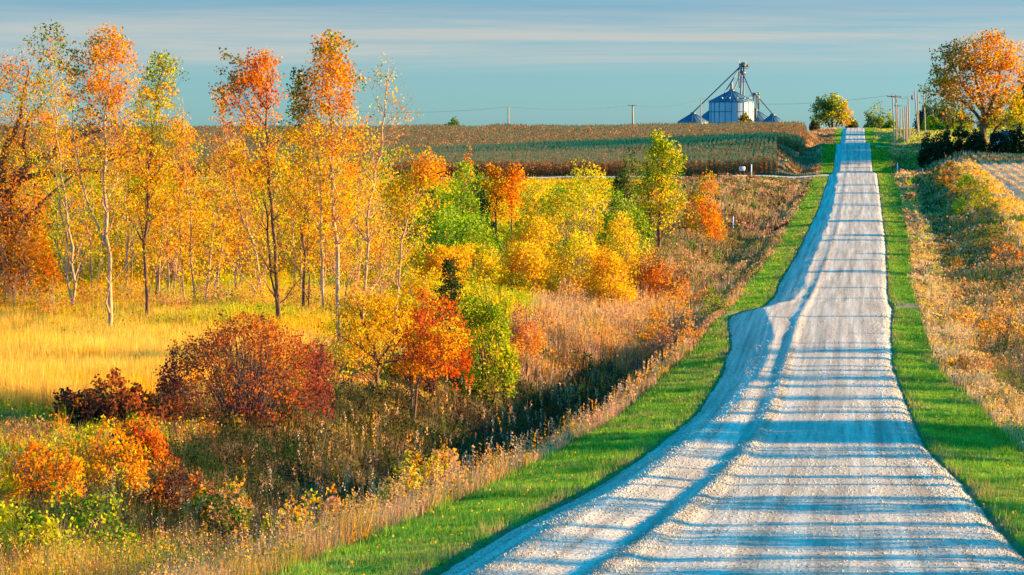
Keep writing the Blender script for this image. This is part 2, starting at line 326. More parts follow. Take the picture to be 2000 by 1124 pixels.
def strip(name, pts, width, label, lift=.04):
    V = []
    pts = np.array(pts, float); d = np.gradient(pts, axis=0); d /= np.linalg.norm(d, axis=1)[:, None]; nrm = np.stack([-d[:, 1], d[:, 0]], 1)
    k = np.linspace(-1, 1, 7)
    xy = pts[:, None, :] + nrm[:, None, :] * k[None, :, None] * (np.array(width)[:, None, None] / 2)
    z = H(xy[..., 0], xy[..., 1]) + lift - .05 * np.abs(k)[None] ** 3
    V = np.concatenate([xy, z[..., None]], -1); idx = np.arange(V.shape[0] * 7).reshape(-1, 7)
    q = np.stack([idx[:-1, :-1], idx[:-1, 1:], idx[1:, 1:], idx[1:, :-1]], -1).reshape(-1, 4)
    o = mesh_obj(name, V, q, M_stone, smooth=True); tag(o, label, 'road', kind='structure')
sx = np.linspace(49.5, -70, 60); strip('side_road', np.stack([sx, 386 + 0 * sx], 1), np.interp(sx, [-70, 44, 49.5], [4.5, 5, 9]), 'narrow gravel side road leaving to the left at the crest', .12)
sx = np.linspace(72, 115, 30); strip('farm_drive', np.stack([sx, 527 + .02 * (sx - 72)], 1), 0 * sx + 4.5, 'gravel farm drive leaving to the right on the hill', .12)

# ------------------------------------------------------------------ plants: blades and leaves
def blades(x, y, n_per, hgt, spread, wpx, palfn, lean=.35, minw=.010, tip=1.25):
    """tufts at (x,y): n_per blades each; returns verts, tris, colours"""
    n = len(x); spread = np.broadcast_to(np.asarray(spread, float), (n,)); X0 = np.repeat(x, n_per) + rng.normal(0, 1, n * n_per) * np.repeat(spread, n_per); Y0 = np.repeat(y, n_per) + rng.normal(0, 1, n * n_per) * np.repeat(spread, n_per)
    z0 = H(X0, Y0) - .03; hh = np.repeat(hgt, n_per) * rng.uniform(.55, 1.15, n * n_per)
    a = rng.uniform(0, 2 * np.pi, n * n_per); ln = hh * lean * rng.random(n * n_per)
    wd = np.maximum(minw, wpx * Y0 / F) * rng.uniform(.7, 1.3, len(hh)) * .5
    b = rng.uniform(-.5, .5, len(hh)) * np.pi * .9
    ex, ey = np.cos(b) * wd, np.sin(b) * wd
    V = np.empty((len(hh), 3, 3)); V[:, 0] = np.stack([X0 - ex, Y0 - ey, z0], 1); V[:, 1] = np.stack([X0 + ex, Y0 + ey, z0], 1)
    V[:, 2] = np.stack([X0 + np.cos(a) * ln, Y0 + np.sin(a) * ln, z0 + hh], 1)
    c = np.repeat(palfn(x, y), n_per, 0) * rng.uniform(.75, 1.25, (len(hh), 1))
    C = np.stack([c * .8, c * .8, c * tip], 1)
    return V.reshape(-1, 3), C.reshape(-1, 3)
def leaves(cen, size, colr, flat=.0):
    colr = colr * np.array([.95, .87, .75])
    """diamond leaves at cen (n,3)"""
    n = len(cen); u = rng.normal(size=(n, 3)); u /= np.linalg.norm(u, axis=1)[:, None]; v = np.cross(u, rng.normal(size=(n, 3))); v /= np.linalg.norm(v, axis=1)[:, None] + 1e-9
    s = (size * rng.uniform(.65, 1.3, n))[:, None] if np.ndim(size) == 0 else (size * rng.uniform(.65, 1.3, n))[:, None]
    u = u * s * .5; v = v * s * .36
    V = np.stack([cen - u, cen + v, cen + u, cen - v], 1); C = np.repeat(colr[:, None], 4, 1)
    return V.reshape(-1, 3), C.reshape(-1, 3)
class Bag:
    def __init__(s): s.V = []; s.C = []; s.T = []; s.Q = []; s.n = 0
    def tri(s, vc):
        V, C = vc; s.V.append(V); s.C.append(C); s.T.append(np.arange(len(V)).reshape(-1, 3) + s.n); s.n += len(V)
    def quad(s, vc):
        V, C = vc; s.V.append(V); s.C.append(C); s.Q.append(np.arange(len(V)).reshape(-1, 4) + s.n); s.n += len(V)
    def build(s, name, m, parent=None, origin=None):
        fs = []
        if s.T: fs.append(np.concatenate(s.T))
        if s.Q: fs.append(np.concatenate(s.Q))
        return mesh_obj(name, np.concatenate(s.V), fs, m, parent, np.clip(np.concatenate(s.C), 0, .9), origin=origin)

def sample_y(n, y0, y1, pw):                        # depth density ~ y^-pw (per metre)
    u = rng.random(n); a = 1 - pw
    if abs(a) < 1e-6: return y0 * (y1 / y0) ** u
    return (y0 ** a + u * (y1 ** a - y0 ** a)) ** (1 / a)

# mown verge grass
def verge(side, n, name, label):
    y = sample_y(n, 22, 390, 1.0)
    a, b_ = (VL(y), RL(y)) if side < 0 else (RR(y), VR(y))
    wd = b_ - a; keep = rng.random(n) < wd / 4.5; y, a, wd = y[keep], a[keep], wd[keep]
    x = a + wd * rng.random(len(y)) ** .9 + (.28 if side < 0 else -.28) * (vnoise(y, y * 0, .8) * 1.2)
    keep = np.abs(x) < .2 * y + 5; x, y = x[keep], y[keep]
    def pal(x, y):
        k = np.clip((vnoise(x, y, 2.6) * .5 + vnoise(x, y, .6) * .5 - .25) * 1.9 + rng.normal(0, .15, len(x)), 0, 1)[:, None]; c = np.array(LAWN) * (1 - k) + np.array(LAWN2) * k
        dr_ = (np.clip((vnoise(x + 9, y, 1.6) * .6 + vnoise(x, y + 5, 4) * .4 - .56) * 5, 0, .8) * (rng.random(len(x)) < .75))[:, None]; c = c * (1 - dr_) + np.array((.36, .30, .09)) * dr_; e = np.clip(1 - (np.minimum(RL(y) - x, 9) if side < 0 else x - RR(y)) / .7, 0, 1)[:, None] * (vnoise(x, y, 1.1)[:, None] > .5)
        return c * (1 - e) + np.array((.28, .22, .08)) * e
    bg_ = Bag(); h = .07 + .09 * vnoise(x, y, 1.5) + .10 * (vnoise(x, y, .7) > .72) + .22 * rng.random(len(x)) * (vnoise(x, y, .45) > .62) * (np.minimum(x - a, a + wd - x) < .45)
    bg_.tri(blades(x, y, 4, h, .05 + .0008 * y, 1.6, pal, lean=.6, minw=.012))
    k = rng.random(len(x)) < .05; xl, yl = x[k], y[k]; bg_.quad(leaves(np.stack([xl, yl, H(xl, yl) + .07], 1), np.maximum(.06, .0007 * yl), pick(len(xl), [TAN, O2, BR, Y])))
    o = bg_.build(name, M_grass); tag(o, label, 'grass', kind='stuff')
verge(-1, 42000, 'verge_grass', 'mown bright green grass verge along the left road edge')
verge(1, 30000, 'verge_grass', 'mown bright green grass verge along the right road edge')
# farther green strips on the two hills
y = rng.uniform(455, 560, 9000); s_ = rng.random(9000) < .4
x = np.where(s_, RL(y) - rng.random(9000) * (RL(y) - VL(y)) - .1, RR(y) + rng.random(9000) * 9)
y2 = rng.uniform(690, 770, 4000); s2 = rng.random(4000) < .5; x2 = np.where(s2, RL(y2) - rng.random(4000) * 2, RR(y2) + rng.random(4000) * 2)
bg_ = Bag(); xa, ya = np.concatenate([x, x2]), np.concatenate([y, y2])
bg_.tri(blades(xa, ya, 3, xa * 0 + .25, .3, 2.2, lambda x, y: pick(len(x), [LAWN, LAWN2]), lean=.8))
tag(bg_.build('roadside_grass', M_grass), 'green grass edging the road on the two far hills', 'grass', kind='stuff')

# ---- wild grass and weeds
def mixpal(x, y, cells, pals, jitter=.12):
    k = np.clip(vnoise(x + 31, y - 17, cells) * .65 + vnoise(x, y, cells * .28) * .35 + rng.normal(0, jitter, len(x)), 0, .999)
    k = np.clip((k - .22) / .56, 0, .999)
    return np.array(pals)[(k * len(pals)).astype(int)]
def clumps(bag, x, y, rad_, hgt, palfn, per=50, lf=.0011):
    n = len(x); c0 = palfn(x, y); u = in_ell(n * per); u[:, 2] = np.abs(u[:, 2]); rr_ = np.repeat(rad_, per); hh = np.repeat(hgt, per)
    cx = np.repeat(x, per) + u[:, 0] * rr_; cy = np.repeat(y, per) + u[:, 1] * rr_; cz = H(cx, cy) + .05 + u[:, 2] * hh
    bag.quad(leaves(np.stack([cx, cy, cz], 1), np.maximum(.06, lf * cy), np.repeat(c0, per, 0) * rng.uniform(.55, 1.35, (n * per, 1))))
    xb = np.repeat(x, 5) + rng.normal(0, .4, n * 5) * np.repeat(rad_, 5); yb = np.repeat(y, 5) + rng.normal(0, .4, n * 5) * np.repeat(rad_, 5)
    bag.tri(blades(xb, yb, 6, np.repeat(hgt, 5) * 1.25, .08, 1.3, lambda a, b: np.repeat(c0, 5, 0) * .9, lean=.5))
def in_ell(n, shell=.0):
    u = rng.normal(size=(n, 3)); u /= np.linalg.norm(u, axis=1)[:, None]; return u * (rng.random(n)[:, None] ** (1 / 3) * (1 - shell) + shell)
# golden grass field, left
n = 60000; y = sample_y(n, 74, 150, .6); x = rng.uniform(-1, 0, n) * (.2 * y + 5) + 0
lim = np.interp(y, [84, 87, 90, 97, 105, 120, 150], [-30, -17, -13, -11.8, -10.5, -9, -7])
k = (x < lim + (vnoise(x, y, 3) - .5) * 3); x, y = x[k], y[k]
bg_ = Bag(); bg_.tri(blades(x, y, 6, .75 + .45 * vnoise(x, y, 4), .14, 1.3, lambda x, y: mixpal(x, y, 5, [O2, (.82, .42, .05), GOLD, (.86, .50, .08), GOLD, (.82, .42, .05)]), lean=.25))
tag(bg_.build('golden_grass', M_grass), 'tall golden dry grass filling the open field at left', 'grass', kind='stuff')
# ditch and foreground weeds, left
n = 52000; y = sample_y(n, 24, 130, 1.0)
lo = -(.2 * y + 5); hi = VL(y); x = lo + (hi - lo) * rng.random(n) ** .8
lim = np.interp(y, [84, 87, 90, 97, 105, 120, 150], [-30, -17, -13, -11.8, -10.5, -9, -7])
k = ~((x < lim) & (y > 84)); x, y = x[k], y[k]; t = VL(y) - x
def palE(x, y):
    t = VL(y) - x
    a = mixpal(x, y, 2.4, [G, OL, YG, BR, O2, TAN, G2, O, PK, OL, O2, BR])
    b_ = mixpal(x, y, 2.0, [PK, OL, TAN, GREY, BR, O2, OL]); d_ = mixpal(x, y, 2.2, [DG, (.10, .14, .06), BR, DG, (.16, .16, .10), DB, OL]) * .6  # b_ and d_ put the ditch shade into darker weed colours
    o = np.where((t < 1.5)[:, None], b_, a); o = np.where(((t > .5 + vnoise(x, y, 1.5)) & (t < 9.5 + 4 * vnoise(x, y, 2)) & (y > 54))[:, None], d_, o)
    return o
hE = np.where(t < 1.5, .35 + .5 * vnoise(x, y, 1.2), np.where(t < 6, .55 + .5 * vnoise(x, y, 2), .32 + .42 * vnoise(x, y, 2.5)))
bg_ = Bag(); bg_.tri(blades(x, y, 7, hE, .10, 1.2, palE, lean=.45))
k = rng.random(len(x)) < .42; xw, yw, hw = x[k], y[k], hE[k]            # leafy weeds with seed heads
m_ = 9; cx = np.repeat(xw, m_) + rng.normal(0, .10, len(xw) * m_); cy = np.repeat(yw, m_) + rng.normal(0, .10, len(xw) * m_)
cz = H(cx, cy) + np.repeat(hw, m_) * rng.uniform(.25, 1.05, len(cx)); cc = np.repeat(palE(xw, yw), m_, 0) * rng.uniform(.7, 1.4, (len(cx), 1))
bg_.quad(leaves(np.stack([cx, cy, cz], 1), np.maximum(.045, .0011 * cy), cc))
n = 1500; y = sample_y(n, 34, 125, .9); x = VL(y) - rng.random(n) ** 1.6 * 9 - .2; hs = rng.uniform(.7, 1.35, n)      # tall seed stalks
bg_.tri(blades(x, y, 2, hs, .03, .7, lambda a, b: pick(len(a), [TAN, BR, (.5, .34, .18), OL]), lean=.25))
m_ = 12; tt = np.tile(np.linspace(.62, 1.08, m_), n); lx = np.repeat(rng.normal(0, .10, n), m_) * tt
cx = np.repeat(x, m_) + lx + rng.normal(0, .035, n * m_) * (1.5 - tt); cy = np.repeat(y, m_) + rng.normal(0, .03, n * m_); cz = H(cx, cy) + np.repeat(hs, m_) * tt * .85
bg_.quad(leaves(np.stack([cx, cy, cz], 1), np.maximum(.03, .0009 * cy), np.repeat(pick(n, [TAN, PK, (.66, .5, .3), O2, GREY]), m_, 0)))
n = 1000; y = sample_y(n, 34, 118, .9); lo = -(.2 * y + 2); hi = VL(y) - 1.2; x = lo + (hi - lo) * rng.random(n)
k = ~((x < np.interp(y, [84, 87, 90, 97, 105, 120, 150], [-30, -17, -13, -11.8, -10.5, -9, -7])) & (y > 84)); x, y = x[k], y[k]
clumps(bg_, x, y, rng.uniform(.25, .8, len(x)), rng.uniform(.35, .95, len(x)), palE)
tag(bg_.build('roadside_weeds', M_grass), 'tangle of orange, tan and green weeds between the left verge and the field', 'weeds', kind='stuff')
# mixed grass beyond the field, left, under and beyond the trees
n = 62000; y = sample_y(n, 120, 385, .55); lo = -(.2 * y + 6); hi = VL(y); x = lo + (hi - lo) * rng.random(n)
def palF(x, y):
    t = VL(y) - x; px = 1000 + x / y * F
    a = mixpal(x, y, 9, [TAN, PK, O2, TAN, OL, BR, O, PK, RB, TAN]); w_ = mixpal(x, y, 7, [Y, O2, G2, YG, G, Y, G2]) if len(x) else a
    g_ = mixpal(x, y, 10, [TAN, PK, BR, OL, DG, G, BR, (.45, .24, .12), TAN, PK, DB])  # dark green patches: shade on the slope painted into the grass colour
    o = np.where((px < 1000 + (y - 120) * 1.2)[:, None], w_, a); o = np.where(((y > 175) & (t < 22))[:, None], g_, o); return o
hF = .5 + .7 * vnoise(x, y, 6)
hF = np.where(VL(y) - x < 1.5, .35, hF); hF = hF * np.interp(y, [0, 355, 372, 374], [1, 1, .4, .0]) + .02
bg_ = Bag(); bg_.tri(blades(x, y, 6, hF, .22, 1.7, palF, lean=.4, tip=1.15))
k = rng.random(len(x)) < .3; xw, yw, hw = x[k], y[k], hF[k]; m_ = 6
cx = np.repeat(xw, m_) + rng.normal(0, .25, len(xw) * m_); cy = np.repeat(yw, m_) + rng.normal(0, .25, len(xw) * m_); cz = H(cx, cy) + np.repeat(hw, m_) * rng.uniform(.3, 1.05, len(cx))
bg_.quad(leaves(np.stack([cx, cy, cz], 1), np.maximum(.05, .0009 * cy), np.repeat(palF(xw, yw), m_, 0)))
n = 900; y = sample_y(n, 118, 370, .5); lo = -(.2 * y); hi = VL(y) - 2; x = lo + (hi - lo) * rng.random(n); x, y = x[H(x, y) < 99], y
clumps(bg_, x, y, rng.uniform(.6, 1.7, len(x)), rng.uniform(.6, 1.5, len(x)), palF, 60, .0010)
tag(bg_.build('meadow_grass', M_grass), 'rough tan, rust and yellow meadow grass behind the field and along the ditch', 'grass', kind='stuff')
# right side grass
n = 46000; y = sample_y(n, 40, 410, .7); lo = VR(y); hi = np.maximum(.2 * y + 6, lo + 14); x = lo + (hi - lo) * rng.random(n)
k = (x - lo < 11.5) & (x < .2 * y + 12); x, y = x[k], y[k]
def palH(x, y):
    t = x - VR(y); a = mixpal(x, y, 5, [TAN, GOLD, YG, PK, BR, TAN, (.70, .52, .24)]); b_ = mixpal(x, y, 6, [OL, BR, DG, PK, TAN, OL, O, DG, TAN])
    c_ = mixpal(x, y, 3, [GOLD, GOLD, Y, TAN, (.70, .52, .24)])
    o = np.where(((t > 2.2))[:, None], b_, a); o = np.where((t > 8.5)[:, None], c_, o)
    return np.where(((y > 388))[:, None], np.array(LAWN) * .6, o)
hH = np.where(x - VR(y) < 1, .4, .55 + .65 * vnoise(x, y, 3)); hH = np.where(y > 388, .25, hH)
bg_ = Bag(); bg_.tri(blades(x, y, 7, hH, .15, 1.5, palH, lean=.4))
k = rng.random(len(x)) < .4; xw, yw, hw = x[k], y[k], hH[k]; m_ = 7
cx = np.repeat(xw, m_) + rng.normal(0, .15, len(xw) * m_); cy = np.repeat(yw, m_) + rng.normal(0, .15, len(xw) * m_); cz = H(cx, cy) + np.repeat(hw, m_) * rng.uniform(.4, 1.1, len(cx))
bg_.quad(leaves(np.stack([cx, cy, cz], 1), np.maximum(.045, .0010 * cy), np.repeat(palH(xw, yw), m_, 0)))
n = 260; y = sample_y(n, 60, 372, .5); x = VR(y) + .8 + rng.random(n) * 9.5; k = x < .2 * y + 3; x, y = x[k], y[k]
clumps(bg_, x, y, rng.uniform(.4, 1.1, len(x)), rng.uniform(.5, 1.3, len(x)), palH, 55)
tag(bg_.build('ditch_grass', M_grass), 'tall tan and rust grass with goldenrod along the right-hand ditch', 'grass', kind='stuff')
# stubble rows in the right field
n = 26000; y = sample_y(n, 170, 430, .5); t0 = rng.uniform(12, 60, n)
t0 = np.round((t0 + 1.5 * np.sin(y * .03)) / 1.5) * 1.5 + rng.normal(0, .12, n); x = RR(y) + t0 + (VR(y) - RR(y))
k = x < .2 * y + 6; x, y = x[k], y[k]
bg_ = Bag(); bg_.tri(blades(x, y, 4, x * 0 + .28, .12, 1.5, lambda x, y: pick(len(x), [TAN, (.7, .52, .28), PK, OL]), lean=.9))
tag(bg_.build('crop_stubble', M_grass), 'pale cut stubble in curved rows in the right-hand field', 'stubble', kind='stuff')
# hill grass left of the road between corn and road, and right-hand far meadow
n = 26000; y = sample_y(n, 396, 860, .6); s_ = rng.random(n) < .45
x = np.where(s_, VL(y) - rng.random(n) * 12, VR(y) + rng.random(n) * 60)
k = (np.abs(x) < .2 * y + 6) & ~(s_ & (x < np.where(y < 515, .1035, .114) * y)) & ~((~s_) & (x > 85) & (y < 480)); x, y = x[k], y[k]
def palK(x, y):
    a = mixpal(x, y, 10, [BR, OL, BR, PK, TAN, DB, TAN]); b_ = mixpal(x, y, 10, [YG, OL, TAN, G2, OL])
    return np.where(((y > 560) & (x > RR(y)))[:, None], b_, a)
bg_ = Bag(); bg_.tri(blades(x, y, 4, .35 + .5 * vnoise(x, y, 8), .4, 2.0, palK, lean=.4))
tag(bg_.build('hill_grass', M_grass), 'dull green and brown grass on the banks of the far hills', 'grass', kind='stuff')

# loose stones on the gravel
def stones():
    n = 36000; y = sample_y(n, 26, 330, 1.6); wd = RR(y) - RL(y); k = rng.random(n)
    u = np.where(k < .35, rng.random(n) ** 2 * .22, np.where(k < .55, 1 - rng.random(n) ** 2 * .12, rng.random(n)))
    x = RL(y) + u * wd; m = (rng.random(n) < .18) & (y < 120); x = np.where(m, np.interp(y, rgd, rgx) + rng.normal(0, .18, n), x); u = (x - RL(y)) / wd
    z = road_h(x, y, u, wd) + .008; sz = np.clip(.0004 * y, .013, .034) * rng.uniform(.6, 1.6, n)
    D = np.array([[1, 0, 0], [0, 1, 0], [-1, 0, 0], [0, -1, 0], [0, 0, .8], [0, 0, -.6]]); V = np.stack([x, y, z], 1)[:, None] + D[None] * sz[:, None, None] * rng.uniform(.6, 1.2, (n, 6, 1))
    f = np.array([[0, 1, 4], [1, 2, 4], [2, 3, 4], [3, 0, 4], [1, 0, 5], [2, 1, 5], [3, 2, 5], [0, 3, 5]])
    o = mesh_obj('loose_gravel', V.reshape(-1, 3), (f[None] + (np.arange(n) * 6)[:, None, None]).reshape(-1, 3), M_stone); tag(o, 'loose stones scattered on the gravel road and its shoulders', 'gravel', kind='stuff')
stones()
# bare soil field entrances either side of the road in the dip
M_soil = simple('bare_soil', (.20, .12, .06), .95, 0., .35, 2.0)
for nm, x0, x1, yy_, lab in (('field_entrance', X(1446, 146), X(1352, 146), 146.5, 'bare soil field entrance crossing the left verge'), ('field_entrance', X(1736, 148), X(1838, 148), 147.5, 'bare soil field entrance crossing the right verge')):
    sx = np.linspace(x0, x1, 14); strip(nm, np.stack([sx, yy_ + 0 * sx], 1), np.interp(np.arange(14), [0, 13], [4.5, 3.0]), lab, .05)
    col.objects[-1].data.materials[0] = M_soil
# ------------------------------------------------------------------ corn
def corn(name, x0, x1, y0, y1, dy, label, edge, nl=5, leafw=.13, sp=.9):
    rows = np.arange(x0, x1, sp); yv = np.arange(y0, y1, dy)
    x, y = np.meshgrid(rows, yv); x = x.ravel(); y = y.ravel(); x = x + (y - y0) * edge[0]
    k = (x < edge[1](y)) & (np.abs(x) < .2 * y + 10); x, y = x[k], y[k]
    x = x + rng.normal(0, .10, len(x)) + (vnoise(x, y, 3) - .5) * .5; y = y + rng.normal(0, dy * .3, len(y)); k = rng.random(len(x)) < .96; x, y = x[k], y[k]
    z = H(x, y); hh = 2.35 * rng.uniform(.72, 1.1, len(x)) * (.86 + .26 * vnoise(x, y, 9))
    n = len(x); bg_ = Bag()
    dk = .78 if y1 < 520 else 1.0  # nearer block darker: hillside shade put into the corn colour
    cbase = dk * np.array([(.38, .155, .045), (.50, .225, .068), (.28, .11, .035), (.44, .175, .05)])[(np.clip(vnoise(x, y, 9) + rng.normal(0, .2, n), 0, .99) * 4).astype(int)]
    wd = .045
    V = np.empty((n, 4, 3)); V[:, 0] = np.stack([x - wd, y, z], 1); V[:, 1] = np.stack([x + wd, y, z], 1); V[:, 2] = np.stack([x + wd * .4, y + .02, z + hh], 1); V[:, 3] = np.stack([x - wd * .4, y + .02, z + hh], 1)
    bg_.quad((V.reshape(-1, 3), np.repeat(cbase * .9, 4, 0)))
    X3 = np.repeat(x, nl); Y3 = np.repeat(y, nl); zz_ = np.repeat(z, nl); h3 = np.repeat(hh, nl) * rng.uniform(.25, .98, n * nl)
    a = rng.uniform(0, 2 * np.pi, n * nl); ln = rng.uniform(.3, .6, n * nl); dr = rng.uniform(-.45, .25, n * nl)
    V = np.empty((n * nl, 3, 3)); V[:, 0] = np.stack([X3, Y3, zz_ + h3 + leafw / 2], 1); V[:, 1] = np.stack([X3 + .02, Y3, zz_ + h3 - leafw / 2], 1)
    V[:, 2] = np.stack([X3 + np.cos(a) * ln, Y3 + np.sin(a) * ln * .8, zz_ + h3 + dr], 1)
    bg_.tri((V.reshape(-1, 3), np.repeat(np.repeat(cbase, nl, 0) * rng.uniform(.7, 1.35, (n * nl, 1)), 3, 0)))
    # tassel tops
    V = np.empty((n, 3, 3)); V[:, 0] = np.stack([x - .11, y, z + hh * .93], 1); V[:, 1] = np.stack([x + .11, y, z + hh * .93], 1); V[:, 2] = np.stack([x, y, z + hh * 1.12], 1)
    bg_.tri((V.reshape(-1, 3), np.repeat(np.array([(.66, .40, .12)]) * rng.uniform(.8, 1.2, (n, 1)), 3, 0)))
    o = bg_.build(name, M_corn); tag(o, label, 'corn', kind='stuff')
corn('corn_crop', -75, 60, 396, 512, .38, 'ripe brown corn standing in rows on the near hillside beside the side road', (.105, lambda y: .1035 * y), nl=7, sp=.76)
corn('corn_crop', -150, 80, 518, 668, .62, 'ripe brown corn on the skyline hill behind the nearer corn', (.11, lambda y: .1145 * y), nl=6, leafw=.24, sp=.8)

# ------------------------------------------------------------------ trees and bushes
def tube(pts, radii, sides):
    pts = np.asarray(pts, float); n = len(pts); d = np.gradient(pts, axis=0); d /= np.linalg.norm(d, axis=1)[:, None] + 1e-9
    ref = np.array([0, 1, 0.]) if abs(d[0][1]) < .9 else np.array([1, 0, 0.])
    u = np.cross(d, ref); u /= np.linalg.norm(u, axis=1)[:, None] + 1e-9; v = np.cross(d, u)
    a = np.linspace(0, 2 * np.pi, sides, endpoint=False)
    V = pts[:, None] + (u[:, None] * np.cos(a)[None, :, None] + v[:, None] * np.sin(a)[None, :, None]) * np.asarray(radii)[:, None, None]
    idx = np.arange(n * sides).reshape(n, sides); nx = np.roll(idx, -1, 1)
    q = np.stack([idx[:-1], nx[:-1], nx[1:], idx[1:]], -1).reshape(-1, 4)
    return V.reshape(-1, 3), q
class Wood:
    def __init__(s): s.V = []; s.F = []; s.n = 0
    def add(s, pts, radii, sides=6):
        V, q = tube(pts, radii, sides); s.V.append(V); s.F.append(q + s.n); s.n += len(V)
    def build(s, name, m, parent, origin): return mesh_obj(name, np.concatenate(s.V), np.concatenate(s.F), m, parent, smooth=True, origin=origin)
def curve(a, b, bend, n=5):
    a = np.array(a, float); b = np.array(b, float); t = np.linspace(0, 1, n)[:, None]; L_ = np.linalg.norm(b - a)
    c = (a + b) / 2 + np.array(bend) * L_; return (1 - t) ** 2 * a + 2 * t * (1 - t) * c + t ** 2 * b
def in_ell(n, shell=.0):
    u = rng.normal(size=(n, 3)); u /= np.linalg.norm(u, axis=1)[:, None]; return u * (rng.random(n)[:, None] ** (1 / 3) * (1 - shell) + shell)
def wiggle(pts, amp):
    pts = np.array(pts, float); pts[1:-1] += rng.normal(0, amp, (len(pts) - 2, 3)); return pts
def make_tree(name, label, cat, d, trunks, crowns, bark, leaf, per=14, crad=.4, group=None, bare=0, up=.9, tw=.012, depth=1.0, parts=('trunk', 'crown'), origin_px=None):
    """trunks: lists of (px, py, radius) from the base up, all at depth d (+ optional 4th: depth offset);
       crowns: (px, py, rx_px, ry_px, clusters, palette[, weights])"""
    bx = X(trunks[0][0][0], d); bz = h1(bx, d); org = (bx, d, bz)
    root = empty(name, org, label, cat, group); W = Wood(); paths = []
    k = d / F
    trunks = [[(q_[0], q_[1], q_[2] * (.72 if group == CT else 1)) + tuple(q_[3:]) for q_ in t] for t in trunks]
    for ti, t in enumerate(trunks):
        p = []; r = []
        for i, q_ in enumerate(t):
            dy = q_[3] if len(q_) > 3 else 0.
            x_ = X(q_[0], d); z_ = Z(q_[1], d)
            if i == 0 and (ti == 0 or abs(q_[1] - trunks[0][0][1]) < 25 and len(q_) < 5): z_ = h1(x_, d + dy) - .15
            p.append((x_, d + dy, z_)); r.append(q_[2])
        p = np.array(p); s_ = np.linspace(0, len(p) - 1, max(6, 3 * len(p)))
        pp = np.stack([np.interp(s_, np.arange(len(p)), p[:, j]) for j in range(3)], 1); pp = wiggle(pp, .035 * (abs(p[-1, 2] - p[0, 2]) ** .5) * .5); rr_ = np.interp(s_, np.arange(len(p)), r)
        W.add(pp, rr_, 7); paths.append((pp, rr_))
    AP = np.concatenate([p for p, _ in paths]); AR = np.concatenate([r for _, r in paths])
    B = Bag(); mids = []
    for cdef in crowns:
        cx, cy, rx, ry, nc_, pal = cdef[:6]; nc_ = int(nc_ * (.92 if group == CT else 1)); wts = cdef[6] if len(cdef) > 6 else None
        u = in_ell(nc_ + bare, .15) * rng.uniform(.75, 1.28, (nc_ + bare, 1)); u[:, :2] *= (1 - .25 * u[:, 2:3]); rx_, ry_ = rx * k, ry * k
        T = np.stack([X(cx, d) + u[:, 0] * rx_, d + u[:, 1] * rx_ * depth, Z(cy, d) + u[:, 2] * ry_], 1)
        T[:, 2] = np.maximum(T[:, 2], H(T[:, 0], T[:, 1]) + .2)
        order = np.argsort(np.linalg.norm(T[:, :2] - AP[0, :2], axis=1)); 
        nodes = AP.copy(); nr = AR.copy()
        for j in order:
            t = T[j]; dz = t[2] - nodes[:, 2]; hd = np.linalg.norm(nodes[:, :2] - t[:2], axis=1)
            cost = hd + np.abs(dz - hd * up) * .8 + (dz < 0) * 3.0 + (nr < tw * .6) * .6
            i = int(np.argmin(cost)); a = nodes[i]; ln = np.linalg.norm(t - a)
            if ln > .15:
                pts = wiggle(curve(a, t, (0, 0, -.08), 5), ln * .03); r0 = min(nr[i] * .62, tw + ln * .014); rads = np.linspace(r0, tw * .45, 5)
                W.add(pts, rads, 3 if r0 < .03 else 5); nodes = np.concatenate([nodes, pts[2:]]); nr = np.concatenate([nr, rads[2:]])
        T = T[:nc_]
        cc = pick(nc_, pal, wts); n = nc_ * per
        cen = np.repeat(T, per, 0) + in_ell(n) * crad * np.array([1, 1, .8]); cen[:, 2] = np.maximum(cen[:, 2], H(cen[:, 0], cen[:, 1]) + .05)
        lc = np.repeat(cc, per, 0) * rng.uniform(.65, 1.3, (n, 1)); sw = rng.random(n) < .18; lc[sw] = pick(int(sw.sum()), pal, wts)
        B.quad(leaves(cen, leaf, lc))
    W.build(parts[0], bark, root, org)
    if B.V: B.build(parts[1], M_leaf, root, origin=org)
    return root
